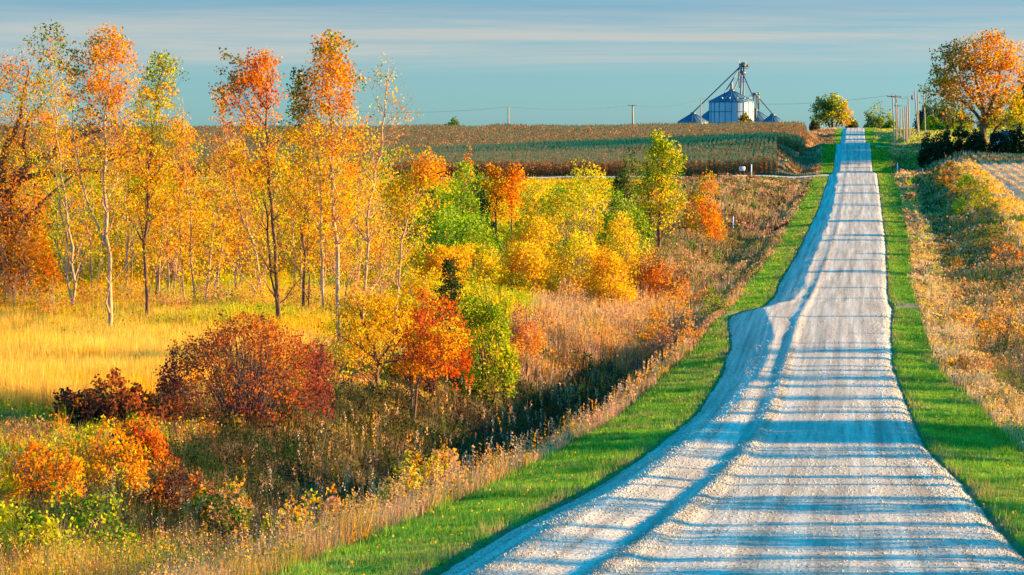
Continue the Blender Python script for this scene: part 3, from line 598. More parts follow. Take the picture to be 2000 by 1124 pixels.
def bush(name, label, cat, px, d, half, top, pal, wts=None, n=90, leaf=.08, per=12, crad=.28, bark=M_twig, stems=12, group=None, base_leaf=.25, depth=1.0, bare=0, tw=.008, stem_r=.02, lean=0, shell=.3, lumpy=.28):
    """a many-stemmed bush: px centre, half width in px, top row in the photo"""
    bx = X(px, d); bz = h1(bx, d); org = (bx, d, bz); hw = half * d / F; ht = max(Z(top, d) - bz, .4)
    root = empty(name, org, label, cat, group); W = Wood(); B = Bag()
    AP = []; AR = []
    for i in range(stems):
        a = rng.uniform(0, 2 * np.pi); s_ = rng.uniform(.15, .85); b0 = np.array([bx + np.cos(a) * hw * .28 * s_, d + np.sin(a) * hw * .28 * s_, 0]); b0[2] = h1(b0[0], b0[1]) - .1
        e = np.array([bx + lean * hw + np.cos(a) * hw * s_ * .85, d + np.sin(a) * hw * s_ * depth * .85, bz + ht * rng.uniform(.72, .98) * math.sqrt(max(.1, 1 - (s_ * .8) ** 2))])
        p = wiggle(curve(b0, e, (-.0, 0, .06), 8), .02 * ht); r = np.linspace(stem_r * rng.uniform(.7, 1.3), stem_r * .25, 8); W.add(p, r, 5); AP.append(p[2:]); AR.append(r[2:])
    nodes = np.concatenate(AP); nr = np.concatenate(AR)
    u = in_ell(n + bare, shell); u[:, 2] = np.abs(u[:, 2]) * (1 - base_leaf) + base_leaf * rng.random(n + bare)
    lump = 1 + lumpy * (vnoise(u[:, 0] * 3 + px, u[:, 2] * 3 + d, .9) - .5) * 2
    T = np.stack([bx + lean * hw * u[:, 2] + u[:, 0] * hw * lump, d + u[:, 1] * hw * depth, bz + .05 + u[:, 2] * ht * lump * .97], 1)
    T[:, 2] = np.maximum(T[:, 2], H(T[:, 0], T[:, 1]) + .12)
    for t in T:
        dz = t[2] - nodes[:, 2]; hd = np.linalg.norm(nodes[:, :2] - t[:2], axis=1); i = int(np.argmin(hd + np.abs(dz - hd) * .7 + (dz < 0) * 1.5)); a = nodes[i]
        if np.linalg.norm(t - a) > .08:
            pts = wiggle(curve(a, t, (0, 0, -.05), 4), .02); W.add(pts, np.linspace(max(tw, nr[i] * .5), tw * .5, 4), 3); nodes = np.concatenate([nodes, pts[2:3]]); nr = np.concatenate([nr, [tw]])
    T = T[:n]; m_ = n * per
    # colour patches run through the bush, so neighbours share a hue
    kk = np.clip(vnoise(T[:, 0] * 1.0 + px, T[:, 2] * 1.0 + d * 3, max(.5, hw * .5)) + rng.normal(0, .18, n), 0, .999)
    pw = np.cumsum(np.array(wts if wts is not None else [1] * len(pal), float)); pw /= pw[-1]
    cc = np.array(pal)[np.minimum(np.searchsorted(pw, np.clip((kk - .2) / .6, 0, .999)), len(pal) - 1)]
    cen = np.repeat(T, per, 0) + in_ell(m_) * crad; cen[:, 2] = np.maximum(cen[:, 2], H(cen[:, 0], cen[:, 1]) + .04)
    lc = np.repeat(cc, per, 0) * rng.uniform(.65, 1.3, (m_, 1)); B.quad(leaves(cen, leaf, lc))
    W.build('stems', bark, root, org); B.build('foliage', M_leaf, root, origin=org)
    return root

CT = 'tall slender trees along the field edge'
D0 = 127.
def cw(label, trunks, crowns, **k): 
    tx = trunks[0][1][0]; crowns = list(crowns) + [(tx, 440, 62, 95, 20, [Y, Y2, YG, O2], None), (tx + 8, 340, 60, 60, 18, [Y, YG, O2, G2], None)]
    a = dict(leaf=.135, per=22, crad=.42, group=CT, bare=14, up=1.4, bark=M_pale); a.update(k); dd = a.pop('d', D0)
    return make_tree('cottonwood_tree', label, 'tree', dd, trunks, crowns, **a)
cw('leftmost tall slender tree with green tips and two leaning bare stems', [[(148, 632, .13), (140, 500, .10), (128, 380, .08), (112, 250, .055), (100, 110, .02)], [(142, 632, .10), (128, 470, .07), (108, 330, .045), (95, 260, .02)]],
   [(100, 90, 42, 45, 34, [G, G2, DG, O2, G], None), (95, 180, 55, 70, 80, [O2, Y, YG, O, G2], None), (105, 290, 55, 80, 60, [O, Y, O2, YG], None)], d=135.)
cw('tall pale-trunked tree with a low fork and orange crown, second from the left', [[(212, 622, .17), (210, 480, .14), (204, 350, .11), (205, 260, .09), (218, 160, .05), (232, 78, .02)], [(207, 480, .08, 0, 1), (165, 380, .06), (150, 300, .05), (140, 190, .02)], [(206, 300, .06, 0, 1), (228, 200, .04), (250, 130, .02)]],
   [(215, 88, 42, 32, 46, [O2, O, Y, G], [3, 3, 2, 1]), (218, 150, 62, 72, 120, [O, O2, O2, Y], None), (215, 260, 75, 90, 110, [O2, Y, O, YG, BR], None), (150, 150, 30, 60, 26, [O, G, O2], None)], d=123.)
cw('yellow-green tall tree with dark trunk, third from the left', [[(284, 615, .15), (283, 450, .11), (292, 320, .08), (306, 200, .05), (318, 115, .02)]],
   [(318, 135, 34, 40, 46, [G2, YG, G, Y], None), (305, 220, 52, 70, 110, [Y, YG, O2, G2], None), (290, 330, 60, 80, 110, [Y, O2, YG, O], None)], bark=M_dark, d=130.)
cw('shorter orange-yellow tree with bare twiggy tip in the gap of the tall trees', [[(378, 600, .09), (372, 460, .07), (362, 340, .05), (358, 190, .015)], [(362, 590, .06), (350, 420, .04), (345, 330, .02)]],
   [(362, 300, 36, 90, 70, [O2, Y, O, Y], None), (350, 420, 50, 80, 60, [Y, O2, YG, O], None)], bare=34, d=140.)
cw('tall tree with thin bare twigs at top and pale stem leaning left', [[(524, 604, .12), (495, 480, .09), (460, 380, .07), (443, 290, .05), (434, 160, .015)], [(500, 500, .06, 0, 1), (470, 400, .04), (480, 300, .02)]],
   [(445, 330, 45, 90, 70, [O2, O, Y, TAN], None), (432, 240, 26, 60, 12, [O2, Y], None)], bare=60, d=137.)
cw('tall red-orange crowned tree with dark straight trunk beside the leaning pale one', [[(550, 604, .15), (535, 450, .12), (525, 330, .09), (521, 230, .07), (512, 105, .02)], [(545, 600, .08), (528, 500, .07), (518, 400, .05)]],
   [(508, 135, 40, 36, 60, [O, R, O, O2], [3, 1, 2, 2]), (490, 190, 62, 60, 105, [O, O2, O, R], [3, 3, 2, 1]), (505, 300, 60, 90, 90, [O2, Y, O, YG], None), (450, 150, 30, 50, 20, [O, BR, G], None)], bark=M_dark, bare=24, d=127.)
cw('slim tree with paired dark stems left of the tallest central crown', [[(590, 612, .12), (592, 470, .09), (600, 330, .07), (606, 220, .03)], [(600, 600, .08), (603, 440, .05), (596, 330, .02)]],
   [(590, 250, 40, 60, 46, [G, O2, YG, DG], None), (600, 380, 48, 90, 80, [Y, O2, YG, O], None)], bark=M_dark, d=134.)
cw('tallest central tree with pale curved trunk and broad orange crown', [[(664, 565, .16), (654, 450, .13), (647, 360, .11), (646, 270, .09), (643, 180, .05), (645, 75, .02)], [(630, 600, .09), (628, 420, .07), (622, 300, .05), (600, 200, .02)], [(650, 300, .06, 0, 1), (672, 230, .045), (690, 150, .02)]],
   [(645, 95, 40, 34, 54, [O2, O, G, Y], None), (645, 165, 62, 62, 130, [O, O2, O2, G, Y], [3, 3, 3, 1, 2]), (585, 190, 24, 50, 34, [G, DG, O2], None), (640, 270, 85, 80, 140, [O2, Y, O, YG], None), (645, 400, 90, 90, 110, [Y, O2, O, YG], None)], d=121.)
cw('sparse tree with few leaves on a trunk leaning right, beside the tallest', [[(705, 565, .13), (715, 450, .10), (735, 330, .08), (752, 240, .06), (760, 120, .015)], [(748, 250, .04, 0, 1), (785, 215, .025), (812, 190, .01)]],
   [(758, 160, 36, 50, 26, [Y2, YG, Y, G], None), (765, 225, 55, 45, 26, [Y, O2, YG], None), (725, 330, 40, 70, 60, [Y, O2, O], None)], per=7, bare=46, d=130.)
cw('low bending tree at the right end of the row with an orange top', [[(768, 565, .10), (780, 480, .08), (800, 410, .06), (828, 350, .04), (842, 300, .015)]],
   [(838, 335, 38, 38, 60, [O2, O, Y], None), (800, 380, 60, 45, 80, [Y, YG, O2, G2], None)], bare=24, d=126.)
# slim stems standing further in
for i, (px, dd, lab, t0_, tp) in enumerate([(245, 150, 'thin bare-stemmed sapling behind the pale forked tree', 245, 330), (415, 152, 'thin sapling leaning right toward the twiggy tree', 445, 320), (330, 146, 'thin straight sapling behind the yellow-green tree', 318, 350),
        (458, 148, 'thin pale sapling between the two tree groups', 462, 390), (575, 150, 'thin dark sapling behind the red-orange crowned tree', 568, 340), (690, 152, 'thin sapling behind the sparse leaning tree', 700, 340), (30, 150, 'thin sapling in front of the dark gnarled tree', 50, 330), (180, 145, 'thin slanting sapling left of the pale forked trunk', 160, 360), (300, 142, 'thin leaning sapling just right of the dark straight trunk', 322, 380), (395, 140, 'thin slanting sapling below the twiggy tree', 430, 400), (505, 148, 'thin sapling left of the dark red-orange tree trunk', 488, 400), (620, 146, 'thin sapling just left of the tallest trunk', 640, 400), (735, 150, 'thin sapling before the low bending tree', 748, 400)]):
    make_tree('sapling', lab, 'tree', dd, [[(px, 590, .07), ((px + t0_) / 2 + 4, 470, .05), (t0_, tp, .015)], [(px + 8, 592, .05), (px + 16, 480, .03), (px + 30, 400, .012)]],
              [(t0_, tp + 50, 44, 80, 80, [Y, O2, YG, O], None)], M_pale, .14, per=14, crad=.5, group='thin saplings among the tall trees', bare=20, up=1.3)
# gnarled dark tree at the left edge
make_tree('gnarled_tree', 'old dark gnarled tree with heavy arching limbs at the left edge', 'tree', 142., [[(20, 600, .42), (14, 500, .36), (12, 420, .32), (28, 350, .26), (60, 320, .22), (100, 300, .15), (150, 270, .10), (250, 240, .04)],
        [(14, 430, .35, 0, 1), (2, 360, .26), (10, 290, .20), (40, 240, .12), (60, 140, .04)], [(24, 360, .22, 1.5, 1), (55, 345, .18), (120, 335, .12), (200, 332, .08), (290, 338, .03)],
        [(12, 420, .3, -1, 1), (-30, 330, .2), (-60, 240, .1), (-70, 150, .04)], [(50, 320, .15, 1, 1), (48, 280, .12), (55, 240, .08), (95, 190, .03)], [(14, 480, .25, 1, 1), (50, 430, .15), (100, 380, .10), (160, 330, .04)], [(16, 520, .2, -1, 1), (60, 510, .12), (110, 500, .04)]],
          [(20, 190, 75, 85, 230, [O2, O, GREY, YG, O], None), (30, 480, 80, 70, 130, [O2, O, YG, BR], None), (90, 260, 80, 60, 90, [O, Y, YG, BR], None), (10, 330, 90, 90, 90, [O2, YG, OL, O], None), (200, 300, 80, 60, 60, [O, Y, O2], None)], M_dark, .13, per=14, crad=.55, bare=40, up=.6, tw=.015)

# understory behind the tall trees
UN = 'yellow understory trees behind the tall row'
US = [(28, 141, 75, 400, [O, O2, BR, O, O2], 'dense orange thicket wrapped round the gnarled tree'), (40, 168, 90, 330, [Y, Y2, YG, G2], 'leftmost round yellow understory tree behind the gnarled tree'), (150, 160, 85, 360, [YG, Y, Y2, G2], 'green-yellow understory tree behind the leftmost tall trees'), (235, 172, 90, 330, [Y, Y2, Y, YG], 'yellow understory tree behind the pale forked trunk'),
      (330, 160, 85, 350, [O2, Y, YG, Y], 'orange-yellow understory tree behind the dark straight trunk'), (410, 175, 80, 380, [YG, G2, Y, G], 'greenish understory tree in the gap between the tree groups'), (480, 165, 80, 400, [Y, Y2, YG, YG], 'yellow-orange understory tree left of the red-orange crown'),
      (560, 178, 85, 340, [G2, G2, YG, Y], 'green understory tree behind the red-orange crowned tree'), (650, 166, 85, 330, [Y, O2, Y, YG], 'yellow understory tree behind the tallest trunk'), (730, 175, 85, 330, [O2, Y, YG, G2], 'yellow understory tree behind the sparse leaning tree')]
for px, dd, hw, tp, pal, lab in US:
    bush('understory_tree', lab, 'tree', px, dd, hw + 10, tp - 75, pal, n=320, leaf=.17, per=20, crad=.65, bark=M_pale, stems=18, group=UN, base_leaf=.1, tw=.015, stem_r=.06, bare=20)
US2 = [(20, 136, 60, 520, [O, O2, BR, O2], 'low rusty brush at the foot of the gnarled tree'), (95, 132, 50, 545, [O2, TAN, O, Y], 'low orange brush left of the double stems'), (180, 136, 45, 540, [O2, Y, TAN, O], 'low orange brush between the two leftmost trunks'), (250, 138, 45, 535, [O, Y, TAN, O2], 'low orange brush right of the pale forked trunk'),
       (330, 134, 50, 545, [O2, Y, O, TAN], 'low orange brush right of the dark straight trunk'), (415, 138, 50, 530, [TAN, Y, O2, GREY], 'low tan brush in the gap between the tree groups'), (490, 136, 45, 540, [O2, TAN, Y], 'low brush under the leaning pale stem'), (590, 138, 50, 520, [Y, YG, O2, G], 'low yellow brush under the paired dark stems'),
       (690, 138, 45, 500, [O2, Y, O, TAN], 'low orange brush under the sparse leaning tree'), (750, 142, 50, 490, [O2, O, Y, PK], 'low orange brush at the right end of the tall row')]
for px, dd, hw, tp, pal, lab in US2:
    bush('brush', lab, 'bush', px, dd, hw, tp, pal, n=100, leaf=.11, per=9, crad=.38, bark=M_pale, stems=16, group='low brush under the tall trees', base_leaf=.3, bare=130)

# foreground bushes and small trees
bush('red_bush', 'large rounded red bush with many dark stems in the ditch', 'bush', 480, 87., 172, 603, [(.20, .06, .045), RB, (.28, .08, .05), (.40, .08, .03), (.30, .07, .05), (.52, .13, .03), (.62, .20, .02)], [2.4, 2, 2, 2, 1, 2, 1], n=1150, leaf=.095, per=11, crad=.19, stems=110, shell=.8, lumpy=.12, base_leaf=.30, bare=420, stem_r=.026, tw=.008)
bush('dark_bush', 'low dark leafy bush left of the large red bush', 'bush', 205, 84., 118, 748, [DB, (.12, .05, .03), (.22, .08, .035), DG, O, (.34, .10, .03)], [2, 2, 3, .7, 1, 2], n=480, leaf=.15, per=12, crad=.22, stems=18, base_leaf=.1, bare=50, bark=M_dark)
bush('maroon_bush', 'small maroon bush between the dark bush and the large red bush', 'bush', 345, 86., 55, 740, [R, RB, O, PK], n=90, leaf=.10, per=10, crad=.2, stems=14, base_leaf=.1, bare=30)
make_tree('yellow_tree', 'small spreading yellow tree with a forked dark trunk right of the red bush', 'tree', 104., [[(738, 757, .09), (736, 720, .08), (732, 690, .06), (715, 640, .05), (695, 590, .02)], [(737, 715, .07, 0, 1), (765, 670, .05), (790, 610, .02)], [(735, 700, .06, 0, 1), (690, 670, .035), (650, 650, .015)], [(740, 710, .05, 0, 1), (800, 700, .03), (850, 690, .015)]],
          [(715, 620, 75, 60, 210, [Y, Y2, Y, O2], None), (700, 690, 60, 35, 70, [Y, Y2, O2], None), (768, 612, 38, 46, 70, [Y, Y2, O2], None)], M_dark, .11, per=13, crad=.26, bare=30)
make_tree('orange_tree', 'small orange and yellow tree on thin dark stems leaning right', 'tree', 101., [[(805, 775, .06), (815, 740, .045), (845, 710, .03), (880, 660, .015)], [(806, 770, .05), (800, 720, .03), (810, 660, .015)]],
          [(835, 680, 62, 40, 130, [O, O2, O, R], None), (875, 660, 40, 36, 70, [Y, Y2, O2], None), (810, 720, 45, 22, 40, [O2, O], None)], M_dark, .11, per=13, crad=.26, bare=24)
bush('scarlet_bush', 'bright scarlet sumac bush behind the small yellow tree', 'bush', 838, 109., 74, 560, [(.62, .10, .012), (.70, .13, .012), (.74, .24, .012), (.60, .08, .01)], n=420, leaf=.13, per=12, crad=.3, stems=16, base_leaf=.45, stem_r=.03)
bush('green_bush', 'rounded green and yellow leafy bush beside the scarlet bush', 'bush', 948, 114., 66, 516, [G2, YG, G, Y2, G2], n=640, leaf=.13, per=13, crad=.28, stems=12, base_leaf=.15, stem_r=.04, bark=M_dark)
make_tree('cedar_tree', 'small dark green cedar behind the rounded green bush', 'tree', 121., [[(882, 650, .10), (880, 580, .06), (877, 505, .015)]], [(878, 525, 14, 24, 40, [DG, (.02, .06, .025)], None), (880, 570, 30, 32, 90, [DG, (.02, .06, .025)], None), (882, 620, 34, 30, 60, [DG], None)], M_dark, .09, per=20, crad=.2, up=.3)
bush('rust_bush', 'low rusty brown bush low in the foreground weeds', 'bush', 335, 62., 85, 915, [BR, O, (.12, .04, .02), (.3, .08, .02)], n=300, leaf=.09, per=12, crad=.15, stems=20, base_leaf=.1, bare=40)
FGB = [(70, 60, 90, 870, [Y, YG, O2, O], 'yellow-orange weedy bush at the left edge'), (200, 66, 80, 845, [O2, Y, O, YG], 'orange weedy bush just below the dark bush'), (150, 50, 110, 985, [G, OL, YG, G], 'green leafy bush low at the left'), (60, 48, 90, 1010, [G, DG, G2, YG], 'dark green bush in the bottom left corner'),
       (560, 47, 60, 1020, [Y, O2, YG, TAN], 'small yellow bush near the bottom beside the green verge'), (850, 62, 75, 905, [GOLD, TAN, O2, YG], 'feathery golden bush at the verge edge below the dark ditch'), (780, 57, 50, 950, [TAN, YG, GOLD], 'low tan leafy bush touching the feathery one'), (640, 52, 60, 985, [PK, O2, TAN, YG], 'pinkish weedy bush left of the low tan one'),
       (270, 72, 60, 830, [O, R, O2, G], 'orange-red weeds bush under the large red bush'), (420, 58, 60, 950, [OL, O2, TAN, G], 'olive weedy bush right of the rusty bush')]
for px, dd, hw, tp, pal, lab in FGB:
    bush('weed_bush', lab, 'bush', px, float(dd), hw * 1.15, tp - 22, pal, n=250, leaf=.075 + .0004 * dd, per=12, crad=.17, stems=22, group='weedy bushes in the foreground', base_leaf=.1, bare=30)
bush('golden_bush', 'golden orange bush at the verge before the gravel approach', 'bush', 1305, 133., 66, 548, [O2, GOLD, O, PK], n=170, leaf=.12, per=12, crad=.3, stems=26, base_leaf=.1, bare=50)
bush('olive_bush', 'small round olive green bush beside the golden bush', 'bush', 1397, 150., 30, 560, [G, OL, G2], n=60, leaf=.12, per=12, crad=.28, stems=10, base_leaf=.1)

# mid-distance bushes and trees, left
MB = [('willow_bush', 'bright green willow thicket behind the row end', 870, 203, 80, 345, [(.30, .52, .02), G, G2, (.30, .52, .02)], .22), ('willow_bush', 'dark green thicket left of the orange aspens', 925, 232, 40, 362, [DG, G, DG], .22), ('willow_bush', 'lime green thicket below the orange aspens', 905, 186, 85, 425, [G2, G2, G, (.34, .55, .02)], .2),
      ('yellow_bush', 'tall yellow bush right of the dark thicket', 1048, 222, 38, 358, [Y2, YG, Y], .2), ('yellow_bush', 'broad yellow-green bush with bare stems in the middle', 1133, 196, 72, 338, [YG, Y2, G2, Y, YG], .2), ('yellow_bush', 'golden bush in front of the orange aspens', 1045, 180, 48, 415, [Y, Y2, YG, Y], .18),
      ('green_bush', 'blue-green bush between the broad yellow bush and the tall tree', 1218, 188, 42, 385, [G2, G, G2], .2), ('green_bush', 'dark green bush left of the tall green tree', 1232, 232, 40, 318, [DG, G, OL], .22), ('yellow_bush', 'bright lemon bush at the foot of the blue-green bush', 1215, 175, 48, 440, [Y2, Y, YG], .18),
      ('orange_bush', 'round orange bush right of the tall green tree', 1375, 240, 36, 358, [O, O2, Y, G2, O], .22), ('yellow_bush', 'low yellow bush at left of the lemon one', 1120, 168, 60, 470, [Y, Y2, YG], .17), ('yellow_bush', 'low yellow-green bush below the lime thicket', 930, 165, 70, 480, [YG, Y, G2, Y], .17),
      ('orange_bush', 'low yellow-orange bush before the broad yellow bush', 1030, 160, 55, 490, [Y, Y2, YG, O2], .17), ('rust_bush', 'low rust orange brush right of the lemon bush', 1280, 170, 45, 485, [O, PK, O2, BR], .16), ('yellow_bush', 'low golden brush right of the tall row end', 850, 158, 55, 480, [Y, O2, YG], .17),
      ('orange_bush', 'small orange tree-like bush behind the bright green thicket', 910, 245, 14, 318, [O, O2], .22), ('green_bush', 'bright green bush behind the low bending tree', 800, 200, 60, 320, [G, G2, YG, DG], .22), ('rust_bush', 'pinkish rust brush in the meadow right of the green bush', 1018, 126, 32, 622, [PK, O, TAN, O2], .11),
      ('yellow_bush', 'yellow bush near the red brush behind the scarlet bush', 830, 135, 70, 540, [Y, O2, YG], .13), ('orange_bush', 'low yellow brush on the slope in front of the lemon bush', 1190, 160, 40, 505, [Y, Y2, O2], .16)]
for nm, lab, px, dd, hw, tp, pal, lf in MB:
    bush(nm, lab, 'bush', px, float(dd), hw * 1.2, tp - 14, pal, n=int(150 + hw * 5.0), leaf=lf, per=13, crad=.12 + lf * 1.9, bark=M_pale, stems=12, base_leaf=.08, tw=.012, stem_r=.04, bare=20)
make_tree('aspen_tree', 'slim orange aspen pair on thin trunks in the middle distance', 'tree', 215., [[(970, 440, .09), (968, 390, .07), (962, 330, .02)], [(1000, 440, .09), (1000, 390, .07), (1004, 335, .02)]],
          [(965, 355, 20, 36, 90, [O, O2, Y, O], None), (1003, 360, 20, 34, 80, [O, O2, O], None), (985, 400, 30, 30, 60, [O2, Y, O], None)], M_dark, .22, per=11, crad=.5, bare=10, up=1.2)
make_tree('poplar_tree', 'tall green-yellow poplar standing above the bushes in front of the corn', 'tree', 212., [[(1285, 452, .16), (1290, 400, .12), (1294, 330, .08), (1300, 265, .02)], [(1270, 450, .09), (1268, 400, .06), (1262, 330, .02)]],
          [(1288, 285, 22, 26, 55, [G, G2, YG], None), (1298, 320, 40, 42, 150, [G, G2, YG, Y2], None), (1290, 380, 52, 48, 200, [G2, YG, Y2, G, O2], None), (1285, 425, 40, 28, 60, [Y2, YG, OL], None)], M_dark, .22, per=12, crad=.5, bare=16, up=1.2)

# right side
bush('gold_bush', 'round yellow bush on the fence bank at right', 'bush', 1897, 262., 38, 333, [Y, Y2, YG, G2], n=170, leaf=.22, per=13, crad=.5, stems=14, base_leaf=.05, bark=M_pale)
bush('scrub_bush', 'dull dark green scrub on the right bank above the tall weeds', 'bush', 1935, 205., 45, 432, [DG, OL, G, OL], n=150, leaf=.16, per=12, crad=.4, stems=16, base_leaf=.05)
for px, dd, hw, tp, pal, lab in [(1850, 330, 26, 318, [O2, GOLD, O], 'golden weeds clump at the top of the fence bank'), (1868, 300, 22, 335, [O2, Y, TAN], 'golden clump just above the round yellow bush'), (1930, 235, 28, 385, [GOLD, Y, TAN], 'golden clump just below the round yellow bush'), (1975, 180, 50, 470, [TAN, O, BR], 'rusty clump of tall weeds at the right edge'),
                             (1880, 135, 45, 590, [GOLD, Y, O2, TAN], 'golden clump of grass beside the right driveway'), (1960, 128, 50, 600, [Y, GOLD, O2], 'golden clump at the right edge beyond the driveway'), (1900, 112, 50, 690, [TAN, PK, O2], 'tan clump of weeds right of the verge below the driveway'), (1970, 98, 50, 760, [GOLD, TAN, OL], 'golden green clump of weeds low at the right edge')]:
    bush('weed_clump', lab, 'bush', px, float(dd), hw, tp, pal, n=90, leaf=.05 + .0006 * dd, per=11, crad=.25, stems=20, group='clumps of dry weeds on the right bank', base_leaf=.1, bare=30)
# dark shrub row
for i, (px, hw, tp, lab) in enumerate([(1812, 22, 256, 'leftmost dark shrub of the row under the big tree'), (1842, 22, 250, 'second dark shrub from the left in the row'), (1876, 24, 250, 'third dark shrub from the left in the row'), (1905, 20, 254, 'dark shrub just left of the big tree trunk'),
                                   (1950, 22, 256, 'dark shrub just right of the big tree trunk'), (1982, 26, 248, 'tall dark shrub at the right end of the row'), (2030, 30, 246, 'dark shrub past the right end of the row')]):
    bush('juniper_shrub', lab, 'bush', px, 448. + (i % 3) * 4, hw, tp, [(.015, .045, .025), DG, (.02, .05, .03)], n=130, leaf=.42, per=12, crad=.6, stems=8, group='dark shrubs in a row under the big tree', base_leaf=.05, stem_r=.06, bark=M_dark)
make_tree('walnut_tree', 'big spreading orange and green tree on a dark forked trunk at right', 'tree', 470., [[(1922, 292, .75), (1918, 262, .62), (1920, 235, .50), (1918, 205, .38), (1905, 165, .22), (1895, 110, .08)], [(1920, 240, .4, 0, 1), (1935, 200, .3), (1950, 150, .18), (1958, 95, .06)],
        [(1919, 240, .35, 1, 1), (1890, 205, .25), (1860, 190, .15), (1815, 178, .05)], [(1921, 230, .3, -2, 1), (1955, 205, .2), (1995, 165, .14), (2030, 130, .05)], [(1918, 215, .25, 2, 1), (1880, 170, .15), (1850, 110, .05)], [(1920, 245, .2, -2, 1), (1885, 235, .12), (1860, 240, .05)], [(1932, 285, .35, 1), (1940, 255, .25), (1965, 230, .15), (1990, 225, .05)]],
          [(1925, 105, 64, 40, 230, [O2, O, GOLD, Y, BR], [3, 2, 2, 2, 1]), (1860, 125, 44, 48, 110, [O2, GOLD, OL, O2, BR], None), (1900, 160, 78, 52, 230, [O2, Y, O2, GOLD, O], None), (1842, 180, 42, 35, 110, [OL, GOLD, O2, Y], None), (1960, 150, 50, 60, 130, [O, O2, GOLD, Y], None), (1970, 205, 45, 35, 90, [Y, YG, G2], None), (1900, 215, 70, 30, 60, [OL, GOLD, O2], None)],
          M_dark, .48, per=11, crad=1.0, bare=60, up=.6, tw=.035, depth=.9)
FT = [('background_tree', 'dark blue-green evergreen tree behind the leaning poles', 1806, 720., 17, 203, [(.05, .12, .10), (.07, .14, .08)]), ('background_tree', 'grey-green tree left of the big spreading tree', 1838, 725., 30, 200, [OL, GREY, G]), ('background_tree', 'olive tree under the left limbs of the big tree', 1872, 735., 28, 206, [OL, G2, OL]),
      ('background_tree', 'yellow-green tree at the right edge behind the big tree', 1992, 700., 34, 185, [YG, G2, Y2]), ('background_tree', 'green tree at the far right edge', 2040, 680., 40, 170, [G, G2]), ('background_tree', 'pale green tree seen through the big tree trunk', 1935, 740., 26, 215, [G2, YG, OL]), ('background_bush', 'olive bush on the field line left of the grey-green tree', 1820, 700., 22, 232, [OL, YG]),
      ('background_tree', 'pale round tree on the skyline right of the road', 1712, 900., 27, 206, [(.34, .38, .14), G, (.30, .33, .15), G2]), ('background_bush', 'low green bush right of the pale round tree', 1738, 880., 14, 238, [OL, G2]), ('background_bush', 'low dark bush on the skyline left of the road crest', 1662, 860., 9, 237, [DG, BR]), ('background_bush', 'tiny dark bush at the skyline left of the round skyline tree', 1590, 840., 7, 241, [DG, BR]),
      ('background_bush', 'low grey-green bush on the corn skyline at left', 882, 760., 20, 236, [OL, G]), ('background_bush', 'small dark bush in front of the large grain bin', 1455, 840., 18, 225, [OL, DG, O2])]
for nm, lab, px, dd, hw, tp, pal in FT:
    bush(nm, lab, 'bush' if 'bush' in nm else 'tree', px, dd, hw, tp, pal, n=260, leaf=.62, per=12, crad=1.0, stems=8, base_leaf=.08, stem_r=.12, bark=M_dark, tw=.03)
make_tree('skyline_tree', 'round green and yellow tree on the skyline left of the road', 'tree', 790., [[(1625, 248, .4), (1624, 235, .3), (1622, 215, .15)], [(1622, 248, .3), (1610, 225, .15), (1602, 205, .08)], [(1628, 248, .3), (1640, 225, .15), (1650, 205, .06)]],
          [(1606, 215, 21, 24, 150, [(.30, .34, .08), G, OL], None), (1628, 208, 22, 22, 150, [(.34, .36, .07), G2, YG], None), (1645, 222, 16, 20, 80, [YG, O2, OL, Y], None), (1625, 232, 36, 14, 80, [OL, YG], None)], M_dark, .6, per=10, crad=1.1, bare=10, up=1.0, tw=.04)

# ------------------------------------------------------------------ shade trees to the right of the frame
def copy_tree(o, parent=None):
    c = o.copy(); col.objects.link(c); c.parent = parent
    for ch in [k for k in bpy.data.objects if k.parent == o]: copy_tree(ch, c)
    return c
SG = 'trees beyond the right side of the road'
def sapling_proto(x, d, ht, hw, n, seed_lab, dens=12, leaf=.16):
    px = 1000 + x / d * F; bz = h1(x, d); top = 290 - (bz + ht) / d * F; k_ = F / d
    return make_tree('roadside_tree', seed_lab, 'tree', d, [[(px, 290 - bz * k_, ht * .012 + .03), (px, 290 - (bz + ht * .5) * k_, ht * .008 + .02), (px + .2 * k_, top, .015)]],
                     [(px, 290 - (bz + ht * .62) * k_, hw * k_, ht * .36 * k_, n, [O2, Y, G2], None)], M_dark, leaf, per=dens, crad=.35 + .06 * hw, group=SG, bare=10, up=1.1)
LBL = 'roadside tree standing beyond the right side of the road'
pA = sapling_proto(30., 72., 6.2, .8, 110, LBL); pB = sapling_proto(36., 75., 8.2, 2.6, 380, LBL, 16, .26); pC = sapling_proto(30., 116., 5.5, .4, 60, LBL)
def put(p, x, y, s=1., rz=0.):
    c = copy_tree(p); c.location = (x, y, h1(x, y)); c.scale = (s, s, s); c.rotation_euler = (0, 0, rz); return c
pB.location.y += 3.5; pB.location.z = h1(pB.location.x, pB.location.y); put(pB, 37, 83.0, 1.05, 1.2); put(pB, 40, 76.5, .9, 2.6)
for i, (yc, wd_) in enumerate([(32.2, 1.6), (34.8, .9), (38.4, 2.9), (41.4, .7), (46.4, 3.4), (48.6, .8), (53.2, .4), (56.4, .9), (61.0, .35), (66.4, 2.6), (69, .6), (88.4, 1.3), (90.9, .4), (96, 1.7), (101.6, 1.0), (105.4, 2.3), (109, .5), (111.3, .35), (118.8, 2.2), (122.5, .3), (138, .45), (152, .35), (163, .5), (182, 2.2), (196, 1.0), (226, 2.), (262, 3.4), (304, 2.6), (330, 1.6), (352, 2.4)]):
    x_ = .2 * yc + 6 + (i % 3) * 1.5; hs_ = (x_ - RL(yc) + 1.5) * .245
    p_ = pA if wd_ > .9 else pC; c = put(p_, x_, yc + 1.0, 1, 0); w0 = 1.6 if p_ is pA else .8
    c.scale = (1.0, wd_ * 1.25 / w0, hs_ / (5.6 if p_ is pA else 5.0))
